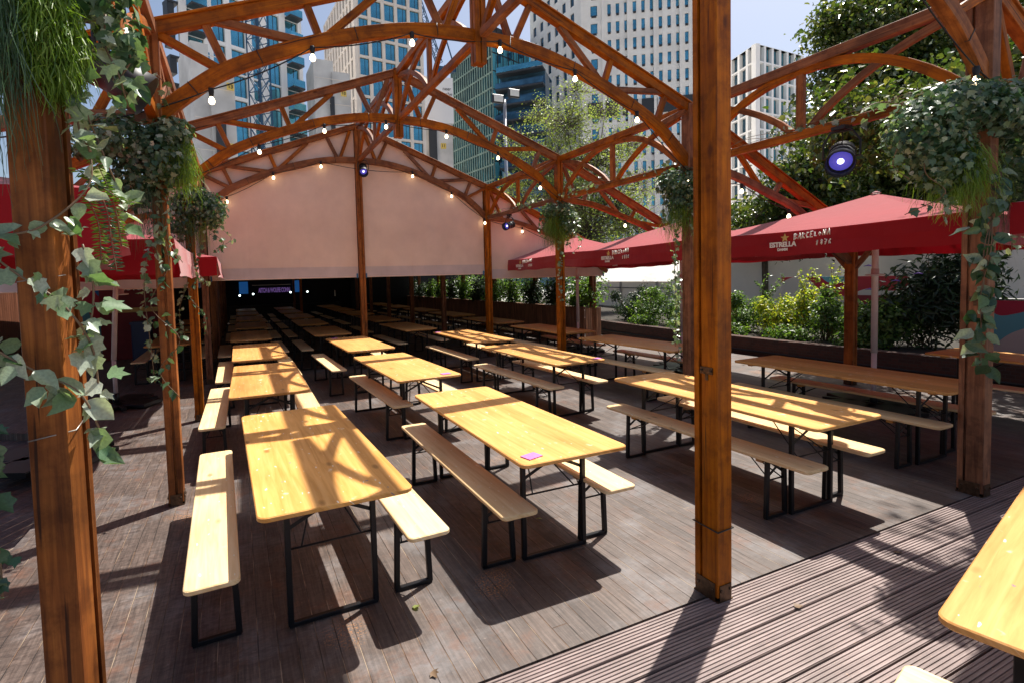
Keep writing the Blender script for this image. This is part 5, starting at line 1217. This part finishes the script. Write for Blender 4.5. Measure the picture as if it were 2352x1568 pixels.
# ================================================================== CITY
CAM = Vector((.57, -5.145))
def pol(az, d): a = R(az); return Vector((CAM.x+d*math.sin(a), CAM.y+d*math.cos(a), 0))
def facade(t, p, q, z0, z1, cols, floor, unit, wallmat, rec=.35, pier=.0, slab=.55, win_max=100, band_every=1, ztop=None, wall_name='wall', frame_mat='frame_dark', glass='glass_b', skip=None, depth_back=True, mull=1):
    """wall from p to q (ground points, seen with p on the left); cols = list of (u0,u1) window bays in metres fractions"""
    d = (q-p); L = d.length; d.normalize(); nrm = Vector((d.y, -d.x, 0))          # toward the viewer
    def W(u, o, z): v = p+d*u+nrm*o; return Vector((v.x-t.location.x, v.y-t.location.y, z))
    b = MB()
    def slabbox(u0, u1, o0, o1, a, c):
        b.beam((W((u0+u1)/2, (o0+o1)/2, a)), (W((u0+u1)/2, (o0+o1)/2, c)), abs(u1-u0), abs(o1-o0), side=d, ch=0)
    slabbox(.3, L-.3, -rec-.35, -rec, z0, z1)
    prev = 0
    for (u0, u1) in [(a*L, c*L) for a, c in cols]+[(L, L)]:
        if u0-prev > .02: slabbox(prev, u0, -rec+.001, pier, z0, z1+.01)
        prev = u1
    nf = int((z1-z0)/floor)
    for k in range(nf+1):
        zc = z0+k*floor; sl = slab*(1.0 if k % band_every == 0 else .45)
        slabbox(.003, L-.003, -rec+.002, -.04, zc, min(zc+sl, z1))
    w = b.build(wall_name, wallmat, t)
    cells = []
    for ci, (a, c) in enumerate(cols):
        for k in range(nf):
            if skip and skip(ci, k): continue
            zc = z0+k*floor; sl = slab*(1.0 if k % band_every == 0 else .45)
            cells.append((a*L, c*L, zc+sl, zc+floor))
    cells.sort(key=lambda e: -e[3])
    cache = {}
    def wingeo(wd, ht):
        fr = MB(); gl = MB(); f_ = min(.09, wd*.08)
        def bx(bb, x0, x1, y0, y1, za, zb): bb.box(((x0+x1)/2, (y0+y1)/2, (za+zb)/2), (x1-x0, y1-y0, zb-za))
        bx(fr, 0, wd, -.05, .06, 0, f_); bx(fr, 0, wd, -.05, .06, ht-f_, ht); bx(fr, 0, f_, -.05, .05, f_, ht-f_); bx(fr, wd-f_, wd, -.05, .05, f_, ht-f_)
        for m_ in range(1, mull+1):
            xx = wd*m_/(mull+1) if mull > 1 else wd*.62
            bx(fr, xx-f_*.4, xx+f_*.4, -.05, .045, f_, ht-f_)
        bx(gl, f_, wd-f_, -.02, .01, f_, ht-f_)
        return fr, gl
    rz = math.atan2(d.y, d.x)
    for (u0, u1, a, c) in cells[:win_max]:
        key = (round(u1-u0, 3), round(c-a, 3))
        if key not in cache:
            fr, gl = wingeo(*key); cache[key] = (fr.mesh('window', MT[frame_mat]), gl.mesh('pane', MT[glass]))
        o = obj('window', cache[key][0], t); o.location = W(u0, -rec+.08, a); o.rotation_euler = (0, 0, rz); obj('pane', cache[key][1], o)
    if len(cells) > win_max:
        B1, B2 = MB(), MB()
        for (u0, u1, a, c) in cells[win_max:]:
            m_ = W((u0+u1)/2, -rec+.03, a); B1.beam(m_, m_+Vector((0, 0, c-a)), u1-u0, .10, side=d, ch=0)
            m2 = W((u0+u1)/2, -rec+.09, a+.1); B2.beam(m2, m2+Vector((0, 0, c-a-.2)), (u1-u0)*.86, .02, side=d, ch=0)
        o = B1.build('more_windows', MT[frame_mat], t); o['kind'] = 'stuff'; g_ = B2.build('panes', MT[glass], o); g_['kind'] = 'stuff'
    return W, L, d, nrm

# white residential tower, left
pL, pR = pol(-3.9, 76), pol(7.25, 84)
t = empty('tower_block', pL, 'white residential tower with dark balconies and blue windows, left', 'building', 'city buildings')
cols = [(.035, .17), (.235, .32), (.37, .50), (.565, .61), (.66, .79), (.865, .985)]
W, L, d, nr = facade(t, pL, pR, 0, 54.4, [(.055, .17), (.235, .33), (.375, .49), (.545, .62), (.675, .79), (.845, .965)], 3.4, None, MT['white_panel'], rec=.5, slab=.5, band_every=2, win_max=96, glass='glass_b')
for ci, (a, c) in enumerate(((.055, .17), (.845, .965))):
    for k in range(16):
        if k < 5: continue
        z = k*3.4; b = MB(); m0, m1 = W(a*L+.05, .75, z+.1), W(c*L-.05, .75, z+.1); b.beam(m0, m1, 1.5, .25, side=nr, ch=0); o = b.build('balcony', MT['frame_dark'], t)
        b = MB(); b.beam(W(a*L+.05, 1.48, z+.75), W(c*L-.05, 1.48, z+.75), .04, 1.0, side=nr, ch=0); b.build('glass_rail', MT['glass_b'], o)
for k in range(7, 16):
    z = k*3.4; b = MB(); b.beam(W(-1.3, -.8, z+.1), W(0, -.8, z+.1), 1.6, .3, side=nr, ch=0); b.beam(W(-1.3, -.8, z-1.0), W(-.5, -.8, z-1.0), 1.4, 1.9, side=nr, ch=0); b.build('side_balcony', MT['frame_dark'], t)
# side return of the tower
b = MB(); b.beam(W(L, -8, 0), W(L, -8, 54), 15, .3, side=nr, ch=0); b.build('side_wall', MT['white_panel'], t)

def concrete_core(label, p0, p1, steps, nums, dist_name=None, depth=6, slots=()):
    d = (p1-p0); L = d.length; d.normalize(); n_ = Vector((d.y, -d.x, 0)); t = empty('concrete_core', p0, label, 'building', 'unfinished concrete cores', rz=math.atan2(d.y, d.x))
    b = MB()
    for (u0, u1, z1, off) in steps: b.box(((u0+u1)/2*L, depth/2-off, z1/2), ((u1-u0)*L, depth, z1))
    b.build('core_wall', MT['concrete'], t)
    for (u0, u1, za, zb) in slots:
        b = MB(); b.box(((u0+u1)/2*L, -.35, (za+zb)/2), ((u1-u0)*L, .8, zb-za)); b.build('opening', MT['frame_dark'], t)
    b = MB()
    zz = 3.0
    while zz < max(s_[2] for s_ in steps)-1: b.box((L*.5, -.03-max(s_[3] for s_ in steps), zz), (L*.98, .05, .06)); zz += 3.3
    b.build('pour_joints', MT['concrete_light'], t)
    for s, u, z in nums:
        b = MB(); b.box((u*L, -.50-max(s_[3] for s_ in steps), z), (.75, .04, .75)); pl = b.build('floor_plate', MT['yellow_plate'], t)
        o = obj('lettering', text_mesh(s, .55, MT['letter_dark'], extrude=.01, bold=.01), pl); o.location = (u*L, -.56-max(s_[3] for s_ in steps), z); o.rotation_euler = (R(90), 0, 0)
concrete_core('grey concrete lift core with yellow floor plates before the white tower', pol(-3.1, 62), pol(.55, 63), [(0, .42, 27.4, 0), (.40, 1.0, 25.0, .4)], [('13', .86, 23.1), ('11', .88, 16.7), ('10', .86, 13.6), ('8', .88, 8.6+1.5)], slots=((.48, .72, 0, 19.5),))
concrete_core('grey concrete core with plates 13 and 11 beside the tan tower', pol(8.3, 74), pol(11.9, 75), [(0, .55, 32.0, 0), (.5, 1.0, 30.5, .4)], [('13', .78, 27.5), ('11', .82, 20.3)], slots=((.42, .52, 8, 27),))
# tan grid tower
c0 = pol(12.6, 92); c1 = pol(19.85, 97); cb = pol(9.45, 112)
t = empty('tower_block', c0, 'tan grid-framed residential tower with blue windows, centre left', 'building', 'city buildings')
facade(t, c0, c1, 0, 60, [(.05+.19*k, .05+.19*k+.145) for k in range(5)], 3.35, None, MT['concrete_light'], rec=.45, slab=.45, win_max=80, glass='glass_b')
facade(t, cb, c0, 0, 54, [(.03+.095*k, .03+.095*k+.05) for k in range(10)], 3.35, None, MT['concrete_light'], rec=.6, slab=.4, win_max=16, glass='glass_d', wall_name='side_wall')
# lattice masts
def lattice(t, p, q, w, sec=2.0, nm='mast'):
    p, q = Vector(p), Vector(q); d = (q-p); L = d.length; d.normalize(); a = d.orthogonal().normalized(); c = d.cross(a); b = MB(); cs = [(a+c)*w/2, (a-c)*w/2, (-a-c)*w/2, (-a+c)*w/2]
    for k in range(4): b.beam(p+cs[k], q+cs[k], .16, .16, ch=0)
    n = int(L/sec)
    for i in range(n):
        for k in range(4):
            k2 = (k+1) % 4; u, v = p+d*L*i/n, p+d*L*(i+1)/n; b.beam(u+cs[k], v+cs[k2], .08, .08, ch=0); b.beam(u+cs[k2], v+cs[k], .08, .08, ch=0) if k % 2 else b.beam(u+cs[k], u+cs[k2], .08, .08, ch=0)
    return b.build(nm, MT['lattice'], t)
p = pol(3.0, 66); t = empty('tower_crane', p, 'dark blue lattice crane mast rising before the white tower', 'crane', 'construction cranes'); lattice(t, (0, 0, 0), (0, 0, 48), 1.7)
b = MB(); b.box((0, 0, 49), (3, 3, 2)); b.build('slewing_ring', MT['lattice'], t)
p = pol(21.5, 118); t = empty('tower_crane', p, 'distant dark crane between the tan tower and the teal tower', 'crane', 'construction cranes'); lattice(t, (0, 0, 0), (0, 0, 47), 1.9)
lattice(t, (0, 0, 50), (-9, 3, 80), 1.2, nm='jib'); b = MB(); b.box((0, 0, 48.0), (1.6, 1.6, 2)); b.box((2.2, -.5, 48.6), (2.6, 1.2, 1.2)); b.build('cab', MT['lattice'], t)
b = MB(); b.beam((3, -1, 50), (1, 0, 58), .3, .3); b.beam((1, 0, 58), (-6, 2, 70), .1, .1); b.build('a_frame', MT['lattice'], t)
# banner wrapped core
p0, p1 = pol(17.5, 104), pol(22.75, 106); d = (p1-p0).normalized()
t = empty('concrete_core', p0, 'concrete block topped by a white construction banner, centre', 'building', 'unfinished concrete cores', rz=math.atan2(d.y, d.x)); L = (p1-p0).length
b = MB(); b.box((L/2, 3, 16.5), (L, 6, 33)); b.build('core_wall', MT['concrete'], t)
b = MB(); b.box((L*.5, 3, 37.5), (L*1.06, 6.4, 9)); bn = b.build('banner', MT['paper_white'], t)
for q_, (w_, dz_) in enumerate((('neer', .45), ('rushe', -.55))):
    o = obj('lettering', text_mesh(w_, .95, MT['letter_dark'], extrude=.01), bn); o.location = (L*.90, -.24, 39.3+dz_); o.rotation_euler = (R(90), 0, 0)
b = MB(); b.box((L*.58, -.15, 16), (L*.16, .5, 32)); b.build('opening', MT['frame_dark'], t)
for s, u, z in (('11', .8, 28.5), ('9', .82, 21.5), ('8', .84, 17)):
    b = MB(); b.box((u*L, -.06, z), (1.1, .04, 1.1)); pl = b.build('floor_plate', MT['yellow_plate'], t); o = obj('lettering', text_mesh(s, .8, MT['letter_dark'], extrude=.01, bold=.015), pl); o.location = (u*L, -.1, z); o.rotation_euler = (R(90), 0, 0)
# teal glass tower
cL, cC, cR = pol(22.7, 134), pol(27.2, 118), pol(32.6, 132)
t = empty('glass_tower', cC, 'angular teal glass tower with a pale green grid', 'building', 'city buildings')
facade(t, cL, cC, 0, 56.5, [(.02+.0545*k, .02+.0545*k+.040) for k in range(18)], 3.4, None, MT['frame_green'], rec=.25, slab=.35, win_max=50, glass='teal_dark', frame_mat='frame_dark')
facade(t, cC, cR, 0, 58.0, [(.01+.1*k, .01+.1*k+.094) for k in range(10)], 4.0, None, MT['frame_dark'], rec=.10, slab=.10, win_max=50, glass='glass_t', frame_mat='frame_dark', wall_name='glazed_wall', mull=1)
# dark terraces building
p0, p1 = pol(27.9, 106), pol(31.7, 104); d = (p1-p0).normalized(); L = (p1-p0).length
t = empty('terrace_block', p0, 'dark building with stacked curved balconies before the teal tower', 'building', 'city buildings', rz=math.atan2(d.y, d.x))
b = MB(); b.box((L/2+1, 4, 21), (L+2, 6, 42)); b.build('wall', MT['glass_d'], t)
for k in range(12):
    z = 8+k*3.1; x0 = .6*math.sin(k*.55); b = MB(); b.box((L/2+x0/2+1, .3, z), (L+2-x0, 2.6, .35)); o = b.build('balcony', MT['frame_dark'], t)
    b = MB(); b.box((L/2+x0/2+1, -1.0, z+.75), (L+2-x0, .05, 1.0)); b.build('glass_rail', MT['glass_d'] if k < 11 else MT['glass_b'], o)
# stone tower
cL, cC = pol(31.4, 128), pol(36.7, 112); cR = pol(50.0, 116)
t = empty('stone_tower', cC, 'tall pale stone tower with rows of small blue windows', 'building', 'city buildings')
facade(t, cL, cC, 0, 78, [(.07+.15*k, .07+.15*k+.068) for k in range(6)], 3.55, None, MT['stone'], rec=.35, slab=1.45, win_max=40, glass='glass_d', frame_mat='frame_dark', wall_name='side_wall')
cc = [(.075, .125)]+[(.20+.062*k, .20+.062*k+.026) for k in range(13)]
W, L, d, nr = facade(t, cC, cR, 0, 78, cc, 3.55, None, MT['stone'], rec=.35, slab=1.45, win_max=60, glass='glass_b', frame_mat='frame_dark')
b = MB()
for u in (.0, .155, .34, .53, .715, .90): b.beam(W(u*L+.3, .3, 0), W(u*L+.3, .3, 78), .5, .6, side=d, ch=0)
b.build('pilasters', MT['stone'], t)
b = MB()
for (a, c_2) in cc:
    for k in range(5, 22):
        z = k*3.55+1.12; m0 = W((a+c_2)/2*L, .02, z); b.beam(m0, m0+Vector((0, 0, .42)), (c_2-a)*L*.75, .16, side=d, ch=0)
o = b.build('vent_boxes', MT['frame_dark'], t); o['kind'] = 'stuff'
b = MB()
for k in range(6, 12): b.beam(W(.66*L+k*.0, .05, 0), W(.66*L, .05, .1), .1, .1, side=d)
# louvre openings low on the tower
b = MB()
for u in (.10, .22, .36, .50, .64, .78): m0 = W(u*L, .34, 34.2); b.beam(m0, m0+Vector((0, 0, 3.0)), 3.0, .12, side=d, ch=0)
b.build('louvres', MT['frame_dark'], t)
# right residential block
cL, cC, cR = pol(50.2, 140), pol(53.07, 130), pol(56.9, 144)
t = empty('tower_block', cC, 'concrete framed apartment block with balconies, right of the centre post', 'building', 'city buildings')
for (a_, b_, cols) in ((cL, cC, [(.06+.24*k, .06+.24*k+.18) for k in range(4)]), (cC, cR, [(.05+.155*k, .05+.155*k+.115) for k in range(6)])):
    W, L, d, nr = facade(t, a_, b_, 0, 50.5, cols, 3.6, None, MT['white_panel'], rec=.9, slab=.32, win_max=45, glass='glass_d' if b_ is cC else 'glass_b', wall_name='wall', frame_mat='frame_dark', mull=2)
b = MB(); b.face([(cC.x-t.location.x, cC.y-t.location.y, 50.4), (cR.x-t.location.x, cR.y-t.location.y, 50.4), (cR.x-t.location.x+12, cR.y-t.location.y+20, 50.4), (cL.x-t.location.x, cL.y-t.location.y, 50.4)]); b.build('roof', MT['concrete'], t)

# floodlight mast
p = pol(28.5, 32); t = empty('floodlight_mast', p, 'grey mast with two floodlights before the teal tower', 'light mast')
b = MB(); b.tube([(0, 0, 0), (0, 0, 12.6)], [.13, .09], 10); b.build('mast_pole', MT['steel_grey'], t)
for sx, tz in ((-.55, -.2), (.55, .25)):
    b = MB(); b.box((sx, -.15, 12.75+tz), (.72, .22, .5), ch=.04); b.beam((0, 0, 12.5), (sx, 0, 12.6+tz), .06, .06); o = b.build('floodlight', MT['black'], t); o.rotation_euler = (0, 0, 0)
    b = MB(); b.box((sx, -.275, 12.75+tz), (.6, .02, .38)); b.build('reflector', MT['print'], o)
